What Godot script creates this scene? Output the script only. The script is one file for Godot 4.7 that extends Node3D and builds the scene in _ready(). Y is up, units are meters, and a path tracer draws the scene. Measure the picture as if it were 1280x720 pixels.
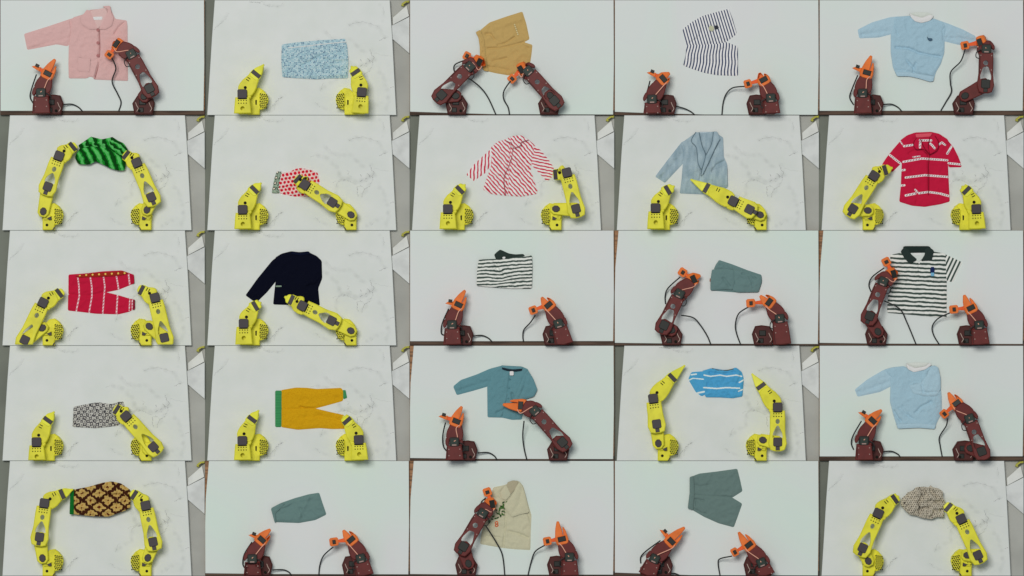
extends Node3D
# Twenty-five clothes-folding stations seen straight from above. Inside one station all
# coordinates are millimetres: x to the right, y towards the operator, h above the table top.

const TABLE := 0.040                       # height of every table top, metres
const W := 1280.0
const H := 720.0
const GAIN := 0.67                         # light reaching the tables: albedo 1 shows as this
var nums := {}
var M := {}
var weave: Image
var blotch: FastNoiseLite
var fold: FastNoiseLite
var cell0 := Vector2.ZERO                  # corner of the station being built, millimetres

# ---------------------------------------------------------------- names, tags
func numbered(n: String) -> String:
	if not nums.has(n):
		nums[n] = 0
		return n
	nums[n] += 1
	return "%s_%03d" % [n, nums[n]]

func tag(o: Node, label: String, category: String, group := "") -> void:
	o.set_meta("label", label)
	o.set_meta("category", category)
	if group != "":
		o.set_meta("group", group)

func thing(called: String, label: String, category: String, x: float, y: float, h: float, group := "") -> Node3D:
	var o := Node3D.new()
	o.name = numbered(called)
	add_child(o)
	o.position = Vector3((cell0.x + x) / 1000.0, TABLE + h / 1000.0, (cell0.y + y) / 1000.0)
	tag(o, label, category, group)
	return o

func obj(called: String, st: SurfaceTool, m: Material, parent: Node) -> MeshInstance3D:
	var mi := MeshInstance3D.new()
	mi.name = called
	mi.mesh = st.commit()
	mi.material_override = m
	parent.add_child(mi, true)
	return mi

func dup(src: Node3D, label: String, base_name: String) -> Node3D:
	var r: Node3D = src.duplicate()
	r.name = numbered(base_name)
	add_child(r)
	r.set_meta("label", label)
	return r

# ---------------------------------------------------------------- colours and materials
func lin(c: float) -> float:
	return c / 12.92 if c <= 0.04045 else pow((c + 0.055) / 1.055, 2.4)

func deep(v: float) -> float:
	var f := 128.0 + (v - 128.0) * 1.08
	if f < 30.0:
		f = 30.0 * exp((f - 30.0) / 30.0)
	return minf(f, 250.0) / 255.0

func base_col(r: float, g: float, b: float) -> Color:
	# a surface that shows as (r, g, b) under this light has this base colour
	var c := Color(lin(deep(r)) / GAIN, lin(deep(g)) / GAIN, lin(deep(b)) / GAIN)
	return Color(minf(c.r, 0.92), minf(c.g, 0.92), minf(c.b, 0.92)).linear_to_srgb()

func tex(im: Image) -> ImageTexture:
	im.generate_mipmaps()
	return ImageTexture.create_from_image(im)

func plastic(r: float, g: float, b: float, rough := 0.5) -> StandardMaterial3D:
	var m := StandardMaterial3D.new()
	m.albedo_color = base_col(r, g, b)
	m.roughness = rough
	m.metallic_specular = 0.35
	return m

func mottled(r: float, g: float, b: float, im: Image, scale: Vector3, rough := 0.9) -> StandardMaterial3D:
	var m := plastic(r, g, b, rough)
	m.albedo_texture = M[im] if M.has(im) else tex(im)
	M[im] = m.albedo_texture
	m.uv1_triplanar = true
	m.uv1_world_triplanar = true
	m.uv1_scale = scale
	return m

func cloth(r: float, g: float, b: float) -> StandardMaterial3D:
	var key := "cloth%d_%d_%d" % [r, g, b]
	if not M.has(key):
		var m := mottled(r, g, b, weave, Vector3(6, 6, 6), 0.95)
		m.metallic_specular = 0.15
		M[key] = m
	return M[key]

func noise_image(size: int, freq: float, lo: float, hi: float, sd: int, oct := 4) -> Image:
	var n := FastNoiseLite.new()
	n.seed = sd
	n.frequency = freq
	n.fractal_octaves = oct
	var src := n.get_seamless_image(size, size)
	var im := Image.create(size, size, false, Image.FORMAT_RGB8)
	for y in size:
		for x in size:
			var v: float = lo + (hi - lo) * src.get_pixel(x, y).r
			im.set_pixel(x, y, Color(v, v, v))
	return im

# ---------------------------------------------------------------- mesh helpers
func mb() -> SurfaceTool:
	var st := SurfaceTool.new()
	st.begin(Mesh.PRIMITIVE_TRIANGLES)
	return st

func V(a: Array) -> PackedVector2Array:
	var p := PackedVector2Array()
	for i in range(0, a.size(), 2):
		p.append(Vector2(a[i], a[i + 1]))
	return p

func tri(st: SurfaceTool, a: Vector3, b: Vector3, c: Vector3, ua := Vector2.ZERO, ub := Vector2.ZERO, uc := Vector2.ZERO, want := Vector3.ZERO) -> void:
	var n := (c - a).cross(b - a)
	if want != Vector3.ZERO and n.dot(want) < 0.0:
		var t := b
		b = c
		c = t
		var tu := ub
		ub = uc
		uc = tu
		n = -n
	n = n.normalized()
	st.set_normal(n); st.set_uv(ua); st.add_vertex(a)
	st.set_normal(n); st.set_uv(ub); st.add_vertex(b)
	st.set_normal(n); st.set_uv(uc); st.add_vertex(c)

func area2(p: PackedVector2Array) -> float:
	var s := 0.0
	for i in p.size():
		var q := p[(i + 1) % p.size()]
		s += p[i].x * q.y - q.x * p[i].y
	return s

func inset(p: PackedVector2Array, d: float) -> PackedVector2Array:
	var s := signf(area2(p))
	var r := PackedVector2Array()
	var n := p.size()
	for i in n:
		var e0 := (p[i] - p[(i + n - 1) % n]).normalized()
		var e1 := (p[(i + 1) % n] - p[i]).normalized()
		var n0 := Vector2(-e0.y, e0.x) * s
		var n1 := Vector2(-e1.y, e1.x) * s
		var b := (n0 + n1) / maxf(0.35, 1.0 + n0.dot(n1))
		r.append(p[i] + b * d)
	return r

func wall(st: SurfaceTool, xf: Transform3D, p: PackedVector2Array, h0: float, q: PackedVector2Array, h1: float, out := 1.0) -> void:
	var c := Vector2.ZERO
	for v in p:
		c += v / p.size()
	var s := signf(area2(p)) * out
	for i in p.size():
		var j := (i + 1) % p.size()
		var a := xf * Vector3(p[i].x, h0, p[i].y)
		var b := xf * Vector3(p[j].x, h0, p[j].y)
		var d := xf * Vector3(q[i].x, h1, q[i].y)
		var e := xf * Vector3(q[j].x, h1, q[j].y)
		var ed := p[j] - p[i]
		var w := xf.basis * Vector3(ed.y * s, 0.0, -ed.x * s)
		w += xf.basis.y * 0.01
		tri(st, a, b, e, p[i], p[j], p[j], w)
		tri(st, a, e, d, p[i], p[j], p[i], w)

func cap(st: SurfaceTool, xf: Transform3D, p: PackedVector2Array, h: float, up: float, uvs := Vector2.ONE) -> void:
	var t := Geometry2D.triangulate_polygon(p)
	for i in range(0, t.size(), 3):
		var a := p[t[i]]
		var b := p[t[i + 1]]
		var c := p[t[i + 2]]
		tri(st, xf * Vector3(a.x, h, a.y), xf * Vector3(b.x, h, b.y), xf * Vector3(c.x, h, c.y), a / uvs, b / uvs, c / uvs, xf.basis.y * up)

# outline (u, v) swept along the frame's own up axis, with a bevelled top rim and through-holes on v = 0
func prism(st: SurfaceTool, xf: Transform3D, p: PackedVector2Array, h0: float, h1: float, bev := 3.0, holes: Array = [], uvs := Vector2.ONE) -> void:
	var q := inset(p, bev) if bev > 0.0 else p
	wall(st, xf, p, h0, p, h1 - bev)
	if bev > 0.0:
		wall(st, xf, p, h1 - bev, q, h1)
	if holes.is_empty():
		cap(st, xf, q, h1, 1.0, uvs)
		cap(st, xf, p, h0, -1.0, uvs)
		return
	for hl in holes:
		wall(st, xf, hl, h0, hl, h1, -1.0)
	for side in [-1.0, 1.0]:
		var half := V([-2000, 0, 2000, 0, 2000, 2000 * side, -2000, 2000 * side])
		for k in 2:
			var parts := Geometry2D.intersect_polygons(q if k == 0 else p, half)
			for hl in holes:
				var nxt: Array[PackedVector2Array] = []
				for a in parts:
					nxt.append_array(Geometry2D.clip_polygons(a, hl))
				parts = nxt
			for a in parts:
				cap(st, xf, a, h1 if k == 0 else h0, 1.0 if k == 0 else -1.0, uvs)

func disc(r: float, cx := 0.0, cy := 0.0, n := 12) -> PackedVector2Array:
	var p := PackedVector2Array()
	for i in n:
		p.append(Vector2(cx, cy) + Vector2(r, 0).rotated(TAU * i / n))
	return p

func rect(u0: float, u1: float, v0: float, v1: float) -> PackedVector2Array:
	return PackedVector2Array([Vector2(u0, v0), Vector2(u1, v0), Vector2(u1, v1), Vector2(u0, v1)])

func soften(p: PackedVector2Array, k: float, most := 22.0) -> PackedVector2Array:
	var r := PackedVector2Array()
	var n := p.size()
	for i in n:
		var a := p[(i + n - 1) % n]
		var b := p[(i + 1) % n]
		r.append(p[i].lerp(a, minf(k, most / maxf(1.0, p[i].distance_to(a)))))
		r.append(p[i].lerp(b, minf(k, most / maxf(1.0, p[i].distance_to(b)))))
	return r

# frame whose x runs from a to b, y is up and z is to the right
func frame(a: Vector3, b: Vector3) -> Transform3D:
	var x := (b - a).normalized()
	var z := x.cross(Vector3.UP).normalized()
	var y := z.cross(x)
	return Transform3D(Basis(x * 0.001, y * 0.001, z * 0.001), a)

func tube(st: SurfaceTool, pts: Array, r: float, sides := 6) -> void:
	var c: Array = []
	for i in pts.size() - 1:
		var p0: Vector3 = pts[maxi(i - 1, 0)]
		var p3: Vector3 = pts[mini(i + 2, pts.size() - 1)]
		for k in 7:
			c.append((pts[i] as Vector3).cubic_interpolate(pts[i + 1], p0, p3, k / 7.0))
	c.append(pts[-1])
	var rings: Array = []
	for i in c.size():
		var t: Vector3 = (c[mini(i + 1, c.size() - 1)] - c[maxi(i - 1, 0)]).normalized()
		var s := t.cross(Vector3.UP if absf(t.y) < 0.95 else Vector3.RIGHT).normalized()
		var u := s.cross(t)
		var ring: Array = []
		for k in sides:
			var an := TAU * k / sides
			ring.append([c[i] + (s * cos(an) + u * sin(an)) * r, s * cos(an) + u * sin(an)])
		rings.append(ring)
	for i in rings.size() - 1:
		for k in sides:
			var a = rings[i][k]
			var b = rings[i][(k + 1) % sides]
			var d = rings[i + 1][k]
			var e = rings[i + 1][(k + 1) % sides]
			for v in [a, b, d, b, e, d]:
				st.set_normal(v[1])
				st.set_uv(Vector2.ZERO)
				st.add_vertex(v[0])

# ---------------------------------------------------------------- cloth panels
func seg_dist(p: Vector2, l: PackedVector2Array, closed := true) -> float:
	var best := 1e9
	var n := l.size()
	for i in (n if closed else n - 1):
		var d := p.distance_squared_to(Geometry2D.get_closest_point_to_segment(p, l[i], l[(i + 1) % n]))
		if d < best:
			best = d
	return sqrt(best)

# o: base (height it starts at), thick, soft, crumple, creases [[points], amount, width], smooth
func panel(parent: Node3D, called: String, pts: Array, m, o := {}) -> MeshInstance3D:
	var poly := soften(V(pts), 0.14, 6.0)
	var base: float = o.get("base", 0.0)
	if base > 4.5:
		base += 9.0          # lies on the cloth below it
	var thick: float = o.get("thick", 7.0)
	var soft: float = o.get("soft", 4.5)
	var crumple: float = o.get("crumple", 4.0)
	var freq: float = o.get("freq", 1.0)
	var creases: Array = o.get("creases", [])
	var cl: Array = []
	for c in creases:
		cl.append([V(c[0]), c[1] * 1.7, c[2] * 0.85])
	var s: float = o.get("step", 4.5)
	var org := Vector2(parent.position.x, parent.position.z) * 1000.0 - cell0
	var lo := poly[0]
	var hi := poly[0]
	for v in poly:
		lo = lo.min(v)
		hi = hi.max(v)
	var size := hi - lo
	var off := cell0 * 0.37 + Vector2(called.length() * 31, 0)
	var height := func(p: Vector2, d: float) -> float:
		var rise := 1.0 - exp(-d / soft)
		var h := thick * rise
		var q := (p + off) * freq
		h += crumple * rise * (1.0 - 2.0 * absf(fold.get_noise_2d(q.x, q.y)) + 0.6 * fold.get_noise_2d(q.y * 1.9 + 500.0, q.x * 1.9))
		for c in cl:
			var e := seg_dist(p, c[0], false) / float(c[2])
			if e < 3.0:
				h += float(c[1]) * exp(-e * e) * minf(1.0, d / 6.0)
		return base + maxf(h, 0.4)
	var nx := int(ceil(size.x / s)) + 1
	var ny := int(ceil(size.y / s)) + 1
	var sd := PackedFloat32Array()
	var hs := PackedFloat32Array()
	sd.resize(nx * ny)
	hs.resize(nx * ny)
	for j in ny:
		for i in nx:
			var p := lo + Vector2(i, j) * s
			var d := seg_dist(p, poly)
			var ins := Geometry2D.is_point_in_polygon(p, poly)
			sd[j * nx + i] = d if ins else -d
			hs[j * nx + i] = height.call(p, d if ins else 0.0)
	var st := mb()
	var put := func(p: Vector2, h: float, n: Vector3) -> void:
		st.set_normal(n)
		st.set_uv((p - lo) / size)
		st.add_vertex(Vector3(p.x - org.x, h, p.y - org.y) * 0.001)
	var grid_n := func(i: int, j: int) -> Vector3:
		var k := j * nx + i
		var a := hs[k - 1] if i > 0 else hs[k]
		var b := hs[k + 1] if i < nx - 1 else hs[k]
		var c := hs[k - nx] if j > 0 else hs[k]
		var d := hs[k + nx] if j < ny - 1 else hs[k]
		var tilt := clampf(sd[k] / 12.0, 0.35, 1.0)     # the turned edge of cloth is rounded, not cut
		return Vector3((a - b) / (2.0 * s) * tilt, 1.0, (c - d) / (2.0 * s) * tilt).normalized()
	var edge_n := func(p: Vector2) -> Vector3:
		var i := clampi(int(round((p.x - lo.x) / s)), 0, nx - 1)
		var j := clampi(int(round((p.y - lo.y) / s)), 0, ny - 1)
		return grid_n.call(i, j)
	for j in ny - 1:
		for i in nx - 1:
			var k := j * nx + i
			var ks := [k, k + 1, k + nx + 1, k + nx]
			var inside := 0
			var near := false
			for q in ks:
				inside += 1 if sd[q] > 0.0 else 0
				near = near or absf(sd[q]) < s * 1.5
			if inside == 4 and not near:
				var ij := [[i, j], [i + 1, j], [i + 1, j + 1], [i, j + 1]]
				for c in [0, 1, 2, 0, 2, 3]:
					var a = ij[c]
					put.call(lo + Vector2(a[0], a[1]) * s, hs[a[1] * nx + a[0]], grid_n.call(a[0], a[1]))
			elif near:
				var q0 := lo + Vector2(i, j) * s
				var cellp := PackedVector2Array([q0, q0 + Vector2(s, 0), q0 + Vector2(s, s), q0 + Vector2(0, s)])
				for piece in Geometry2D.intersect_polygons(cellp, poly):
					if Geometry2D.is_polygon_clockwise(piece):
						piece.reverse()
					var t := Geometry2D.triangulate_polygon(piece)
					for x in range(0, t.size(), 3):
						var tr := [t[x], t[x + 1], t[x + 2]]
						if (piece[tr[1]] - piece[tr[0]]).cross(piece[tr[2]] - piece[tr[0]]) < 0.0:
							tr.reverse()
						for y in tr:
							var p: Vector2 = piece[y]
							put.call(p, height.call(p, seg_dist(p, poly)), edge_n.call(p))
	var sg := signf(area2(poly))
	for i in poly.size():
		var a := poly[i]
		var b := poly[(i + 1) % poly.size()]
		var n := Vector3((b - a).y * sg, 0, -(b - a).x * sg).normalized()
		var ha: float = height.call(a, 0.0)
		var hb: float = height.call(b, 0.0)
		var q := [[a, 0.0], [b, 0.0], [b, hb], [a, 0.0], [b, hb], [a, ha]] if sg < 0.0 else [[b, 0.0], [a, 0.0], [a, ha], [b, 0.0], [a, ha], [b, hb]]
		for v in q:
			put.call(v[0], v[1], n)
	var mat: Material
	if m is Callable:
		mat = printed(m, lo, size)
	else:
		mat = m
	return obj(called, st, mat, parent)

# a woven print: paint(p) gives the colour of the cloth at a place, in station millimetres
func printed(paint: Callable, lo: Vector2, size: Vector2) -> StandardMaterial3D:
	var w := int(clampf(size.x / 1.5, 16, 400))
	var h := int(clampf(size.y / 1.5, 16, 400))
	var im := Image.create(w, h, false, Image.FORMAT_RGB8)
	for y in h:
		for x in w:
			var p := lo + Vector2((x + 0.5) / w, (y + 0.5) / h) * size
			var c: Color = paint.call(p)
			var v := 1.0 + 0.05 * blotch.get_noise_2d(p.x * 9.0, p.y * 9.0)
			im.set_pixel(x, y, base_col(c.r * 255.0 * v, c.g * 255.0 * v, c.b * 255.0 * v))
	var m := StandardMaterial3D.new()
	m.albedo_texture = tex(im)
	m.roughness = 0.95
	m.metallic_specular = 0.15
	return m

func rgb(r: float, g: float, b: float) -> Color:
	return Color(r / 255.0, g / 255.0, b / 255.0)

func stripe(t: float, period: float, duty: float, soft := 0.06) -> float:
	var f := fposmod(t / period, 1.0)
	return 1.0 - smoothstep(duty - soft, duty + soft, absf(f - 0.5) * 2.0)

func hash2(i: int, j: int) -> float:
	return fposmod(sin(i * 127.1 + j * 311.7) * 43758.5453, 1.0)

# flat printed bands: [[points], width]
func banded(ground: Color, band: Color, dot: Color, bands: Array) -> Callable:
	var ls: Array = []
	for b in bands:
		ls.append([V(b[0]), b[1]])
	return func(p: Vector2) -> Color:
		for l in ls:
			var d := seg_dist(p, l[0], false)
			if d < l[1] * 0.5:
				if d < l[1] * 0.28 and fposmod(p.x + p.y * 0.8, 15.0) < 6.0 and dot.a > 0.5:
					return dot
				return band
		return ground

func button(parent: Node3D, x: float, y: float, h: float, r: float, m: Material) -> void:
	var st := mb()
	var org := parent.position
	var xf := Transform3D(Basis().scaled(Vector3.ONE * 0.001), Vector3((cell0.x + x) / 1000.0 - org.x, 0, (cell0.y + y) / 1000.0 - org.z))
	prism(st, xf, disc(r, 0, 0, 12), h - 3.0, h + 2.5, 1.2)
	obj("button", st, m, parent)

func strip(parent: Node3D, called: String, pts: Array, h: float, r: float, m: Material) -> void:
	var st := mb()
	var org := parent.position
	var l: Array = []
	for i in range(0, pts.size(), 2):
		l.append(Vector3((cell0.x + pts[i]) / 1000.0 - org.x, h / 1000.0, (cell0.y + pts[i + 1]) / 1000.0 - org.z))
	tube(st, l, r / 1000.0, 6)
	obj(called, st, m, parent)

# ---------------------------------------------------------------- robot arms
# a: e, w, g, t = elbow, wrist, gripper, tip in station millimetres; s = shoulder; dx = shift of the base
func arm(kind: String, right: bool, phrase: String, a: Dictionary) -> void:
	var yellow := kind == "yellow"
	var rest: bool = not a.has("e")
	var dx: float = a.get("dx", 0.0)
	var bx := (921.0 if right else 298.0) if yellow else (900.0 if right else 330.0) + dx
	var by := 660.0
	var short_words := phrase.split(" ").size() < 5
	var look := ("yellow robot arm with grey motors" if yellow else "dark red robot arm with orange gripper") if short_words else ("yellow robot arm" if yellow else "red robot arm")
	var root := thing("robot_arm", "%s %s, %s of the %s" % [look, "folded up" if rest else "reaching out", "right" if right else "left", phrase], "robot arm", bx, by, 0.0, "%s robot arms at the folding stations" % kind)
	var P := func(x: float, y: float, h: float) -> Vector3:
		return Vector3(x - bx, h, y - by) * 0.001
	var flat := Transform3D(Basis().scaled(Vector3.ONE * 0.001), Vector3(-bx, 0, -by) * 0.001)
	var body: Material = M.yellow if yellow else M.maroon
	var motor: Material = M.motor_grey if yellow else M.motor_black
	var claw: Material = M.yellow_light if yellow else M.orange
	var inner := -1.0 if right else 1.0
	var mx := func(p: Array) -> PackedVector2Array:       # mirror a left-hand outline for the right-hand arm
		var r := V(p)
		if right:
			for i in r.size():
				r[i].x = 1219.0 - r[i].x
		return r
	# --- base
	var st := mb()
	if yellow:
		prism(st, flat, mx.call([264, 628, 284, 585, 312, 556, 345, 550, 376, 572, 368, 640, 345, 690, 345, 718, 270, 718, 270, 660]), 0, 62, 5)
		obj("base", st, body, root)
		st = mb()
		prism(st, flat, mx.call([344, 590, 366, 564, 394, 596, 400, 626, 386, 676, 350, 688, 340, 640]), 0, 78, 5)
		var hx := obj("vent_cover", st, body, root)
		st = mb()
		for j in 8:
			for i in 4:
				var c := Vector2(351 + i * 12 + (j % 2) * 5 - j * 0.3, 590 + j * 11.5 + i * 2)
				if right:
					c.x = 1219.0 - c.x
				prism(st, flat, disc(5.0, c.x, c.y, 6), 76, 79.0, 0)
		obj("vent_hole_shades", st, M.hole_shade, hx).set_meta("kind", "stuff")  # raised dark discs stand in for the shade inside the vents
		if not rest:
			st = mb()
			prism(st, flat, mx.call([266, 628, 296, 618, 330, 630, 322, 654, 280, 656]), 58, 74, 4)
			var colr := obj("shoulder_collar", st, body, root)
			st = mb()
			for k in 8:
				var c := Vector2(270 + (k % 4) * 9, 632 + (k / 4) * 11)
				if right:
					c.x = 1219.0 - c.x
				prism(st, flat, disc(2.8, c.x, c.y, 6), 72, 74.4, 0)
			obj("bolt_hole_shades", st, M.hole_shade, colr).set_meta("kind", "stuff")  # dark discs painting the shade of the collar's bolt holes
			st = mb()
			prism(st, flat, mx.call([298, 645, 326, 632, 328, 654, 312, 656]), 60, 78, 2)
			obj("connector", st, motor, root)
			st = mb()
			prism(st, flat, disc(9, 921.0 if right else 298.0, 687, 14), 60, 63, 1)
			obj("base_screw", st, M.hole_shade, root)
			st = mb()
			prism(st, flat, mx.call([340, 702, 352, 698, 340, 717, 332, 718]), 56, 66, 1)
			obj("base_clip", st, motor, root)
		else:
			st = mb()
			prism(st, flat, mx.call([318, 628, 328, 626, 327, 658, 319, 656]), 60, 63, 0.5)
			obj("base_slot_shade", st, M.hole_shade, root)  # dark sliver in place of a shaded slot
	else:
		var hexa := V([-70, -12, -50, -62, -10, -68, 38, -62, 70, -12, 56, 57, -55, 57])
		var bxf := Transform3D(flat.basis, flat.origin + Vector3(bx, 0, by) * 0.001)
		if right != rest:
			for i in hexa.size():
				hexa[i].x = -hexa[i].x
		prism(st, bxf, hexa, 0, 66, 7)
		obj("base", st, M.maroon_dark, root)
		st = mb()
		prism(st, bxf, rect(-26, 16, -36, -2), 60, 74, 4)
		prism(st, bxf, rect(-30, 2, 14, 44), 60, 72, 4)
		obj("base_motor", st, M.motor_black, root)
		st = mb()
		prism(st, bxf, disc(9, 26 * inner, 34, 12), 70, 75, 1.5)
		obj("base_screw", st, M.hole_shade, root)
		for k in 2:
			st = mb()
			var sx := -40.0 + k * 84.0
			tube(st, [P.call(bx + sx - 10, by - 20, 64), P.call(bx + sx, by + 4, 72), P.call(bx + sx + 8, by + 20, 68), P.call(bx + sx - 4, by + 40, 64)], 0.002, 5)
			obj("wire_or_shine", st, M.shine_pale, root)  # pale curls put in for metal shine on the base
	# --- joints
	var w: Vector2 = a.w
	var g: Vector2 = a.g
	var t: Vector2 = a.t
	var hw := 118.0 if rest else 104.0
	var e: Vector2
	if rest:
		var k: Vector2 = a.get("k", Vector2(w.x + (4.0 if right else 2.0), 712))
		e = k
	else:
		e = a.e
	var e3: Vector3 = P.call(e.x, e.y, 118.0 if rest else 112.0)
	var w3: Vector3 = P.call(w.x, w.y, hw)
	var L := w.distance_to(e)
	var fx := frame(w3, e3)
	# --- upper arm
	if not rest:
		var s: Vector2 = a.get("s", Vector2(bx - 8.0 * inner, 602))
		if s.distance_to(e) > 36.0:
			var s3: Vector3 = P.call(s.x, s.y, 92)
			var low_e: Vector3 = P.call(e.x, e.y, 92)
			var ux := frame(s3, low_e)
			var D := s.distance_to(e)
			st = mb()
			var hwid := 40.0 if yellow else 42.0
			prism(st, ux, trimmed(soften(PackedVector2Array([Vector2(-38, -hwid * 0.85), Vector2(-38, hwid * 0.85), Vector2(D * 0.5, hwid), Vector2(D + 20, hwid + 6), Vector2(D + 40, 0), Vector2(D + 20, -hwid - 6), Vector2(D * 0.5, -hwid)]), 0.25), s, (e - s).normalized()), -26, 22 if rest else 4, 5)
			obj("upper_arm", st, body, root)
			st = mb()
			prism(st, ux, soften(rect(-26, 22, -20, 20), 0.3), 0, 14, 3)
			obj("shoulder_motor", st, motor, root)
		else:
			st = mb()
			prism(st, Transform3D(flat.basis, P.call(s.x, s.y, 0)), soften(rect(-42, 42, -40, 40), 0.25), 55, 92, 5)
			obj("upper_arm", st, body, root)
	else:
		st = mb()
		prism(st, Transform3D(flat.basis, P.call(e.x, 684, 0)), soften(rect(-40, 40, -30, 32), 0.2), 0, 96, 4)
		obj("upper_arm", st, body, root)
	# --- forearm with its real openings
	var out: PackedVector2Array
	var holes: Array = []
	var hb := 48.0 if yellow else (50.0 if rest else 45.0)
	if rest:
		out = PackedVector2Array([Vector2(20, -hb + 4), Vector2(20, hb - 4), Vector2(52, hb), Vector2(L, hb + 6), Vector2(L, -hb - 6), Vector2(52, -hb)])
		if yellow and L > 108.0:
			holes.append(soften(rect(76, 103, -13, 13), 0.3))
	else:
		var tail := 52.0 if L > 150.0 else 40.0
		out = PackedVector2Array([Vector2(20, -hb + 3), Vector2(20, hb - 3), Vector2(62, hb), Vector2(L - 70, hb), Vector2(L + 4, hb + 9), Vector2(L + tail - 8, hb - 4), Vector2(L + tail, 18), Vector2(L + tail, -18), Vector2(L + tail - 8, -hb + 4), Vector2(L + 4, -hb - 9), Vector2(L - 70, -hb), Vector2(62, -hb)])
		if L > 182.0:
			if yellow:
				holes.append(soften(PackedVector2Array([Vector2(maxf(L - 112, 114), -6), Vector2(maxf(L - 112, 114), 6), Vector2(L - 62, 29), Vector2(L - 30, 33), Vector2(L - 30, -33), Vector2(L - 62, -29)]), 0.15))
				holes.append(soften(rect(72, 104, -13, 13), 0.3))
			else:
				holes.append(soften(PackedVector2Array([Vector2(L - 118, -16), Vector2(L - 112, 18), Vector2(L - 56, 35), Vector2(L - 30, 32), Vector2(L - 30, -34), Vector2(L - 56, -36)]), 0.15))
				holes.append(disc(16, 86, 2, 12))
	st = mb()
	out = trimmed(out, w, (e - w).normalized())
	prism(st, fx, out, -10, 22, 5, holes)
	var fore := obj("forearm", st, body, root)
	if yellow:
		st = mb()
		for k in 8:
			prism(st, fx, disc(4.0, 40 + (k / 4) * 17, -24 + (k % 4) * 16, 6), 20, 22.5, 0)
		obj("bolt_hole_shades", st, M.hole_shade, fore).set_meta("kind", "stuff")  # dark discs in place of shaded bolt holes
	else:
		st = mb()
		for k in 4:
			prism(st, fx, disc(4.0, 40 + (k / 2) * 90 if not rest else 44 + (k / 2) * 40, -34 + (k % 2) * 68, 8), 20, 24, 1)
		obj("bolts", st, M.metal, fore).set_meta("kind", "stuff")
		st = mb()
		prism(st, fx, rect(30, minf(L - 12, 150), hb - 8, hb - 3) , 20, 26, 1)
		obj("rail", st, M.maroon_dark, fore)
	if not rest:
		st = mb()
		prism(st, fx, trimmed(soften(rect(L - 34, L + 22, -28, 28), 0.12), w, (e - w).normalized()), 4, 28, 3)
		var em := obj("elbow_motor", st, motor, root)
		st = mb()
		if e.y < 664.0:
			prism(st, fx, rect(L + 22, L + 46, -13, 13), 6, 26, 2)
			obj("motor_plug", st, motor, em)
	# --- wrist
	st = mb()
	prism(st, fx, soften(rect(-30, 27, -30, 30), 0.12), -22, 26, 3)
	var wm := obj("wrist_motor", st, motor, root)
	if not yellow:
		st = mb()
		prism(st, fx, rect(-20, 18, -22, 22), 25, 28, 1)
		obj("motor_cover", st, M.board_green, wm)
	var g3: Vector3 = P.call(g.x, g.y, 100.0 if rest else 74.0)
	var w4 := Vector3(w3.x, g3.y, w3.z)
	var bx3 := frame(w4, g3)
	var d := w.distance_to(g)
	var hs := inner * (1.0 if yellow else -1.0)
	var q_top := 24.0 if rest else 38.0
	var bw := 46.0 if yellow else 46.0
	var br := PackedVector2Array([Vector2(12, -bw - 2), Vector2(4, -20), Vector2(4, 24), Vector2(14, bw + 8), Vector2(d * 0.45, bw + 9), Vector2(d * 0.7, bw - 4), Vector2(d - 14, 34), Vector2(d - 14, -34), Vector2(d * 0.7, -bw + 6), Vector2(d * 0.42, -bw - 7)])
	for i in br.size():
		br[i].y *= hs
	st = mb()
	prism(st, bx3, soften(br, 0.3), -26, q_top, 5)
	var horn := PackedVector2Array([Vector2(-34, 31), Vector2(-30, 48), Vector2(-8, 57), Vector2(26, 55), Vector2(26, 31)])
	for i in horn.size():
		horn[i].y *= hs
	prism(st, bx3, soften(horn, 0.3), -24, q_top - 2.0, 4)
	if not yellow:
		for i in horn.size():
			horn[i].y *= -0.95
		prism(st, bx3, soften(horn, 0.3), -24, q_top - 5.0, 4)
	var wb := obj("wrist_bracket", st, body, root)
	if yellow:
		st = mb()
		var q := q_top
		for k in 2:
			prism(st, bx3, rect(d * 0.58 + k * 15, d * 0.58 + 5 + k * 15, -22 * hs - 11, -22 * hs + 11), q - 2, q + 0.6, 0)
		prism(st, bx3, disc(10, 44, -8 * hs, 10), q - 2, q + 0.7, 0)
		obj("bracket_slot_shades", st, M.hole_shade, wb).set_meta("kind", "stuff")  # slots and hole are dark pieces with their shade as colour
		st = mb()
		prism(st, bx3, soften(PackedVector2Array([Vector2(d * 0.2, -50 * hs), Vector2(d * 0.55, -49 * hs), Vector2(d * 0.5, -36 * hs), Vector2(d * 0.26, -38 * hs)]), 0.25), -16, q_top - 3.0, 2)
		obj("joint_cap", st, motor, wb)
		st = mb()
		prism(st, fx, soften(rect(24, 33, -30, 30), 0.2), 14, 23.5, 1)
		obj("motor_gap", st, M.hole_shade, fore)
	# --- gripper
	var d2 := maxf(g.distance_to(t), 18.0)
	var short: bool = d2 < 36.0
	var t3: Vector3 = P.call(t.x, t.y, 96.0 if rest else (30.0 if short else 46.0))
	var gx := frame(g3, P.call(t.x, t.y, 100.0 if rest else 66.0))
	st = mb()
	if yellow:
		prism(st, gx, soften(rect(-36, 16, -35, 35), 0.2), -24, 27.5, 6)
	else:
		prism(st, gx, soften(PackedVector2Array([Vector2(-40, -36), Vector2(-40, 36), Vector2(-5, 42), Vector2(18, 36), Vector2(18, -36), Vector2(-5, -42)]), 0.2), -22, 27, 6)
	var gr := obj("gripper", st, claw, root)
	st = mb()
	if yellow:
		prism(st, gx, rect(-13, 13, -31, 31), 20, 30, 2)
	else:
		prism(st, gx, rect(-18, 14, -25, 25), 18, 34, 3)
	obj("gripper_motor", st, motor, gr)
	st = mb()
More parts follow.
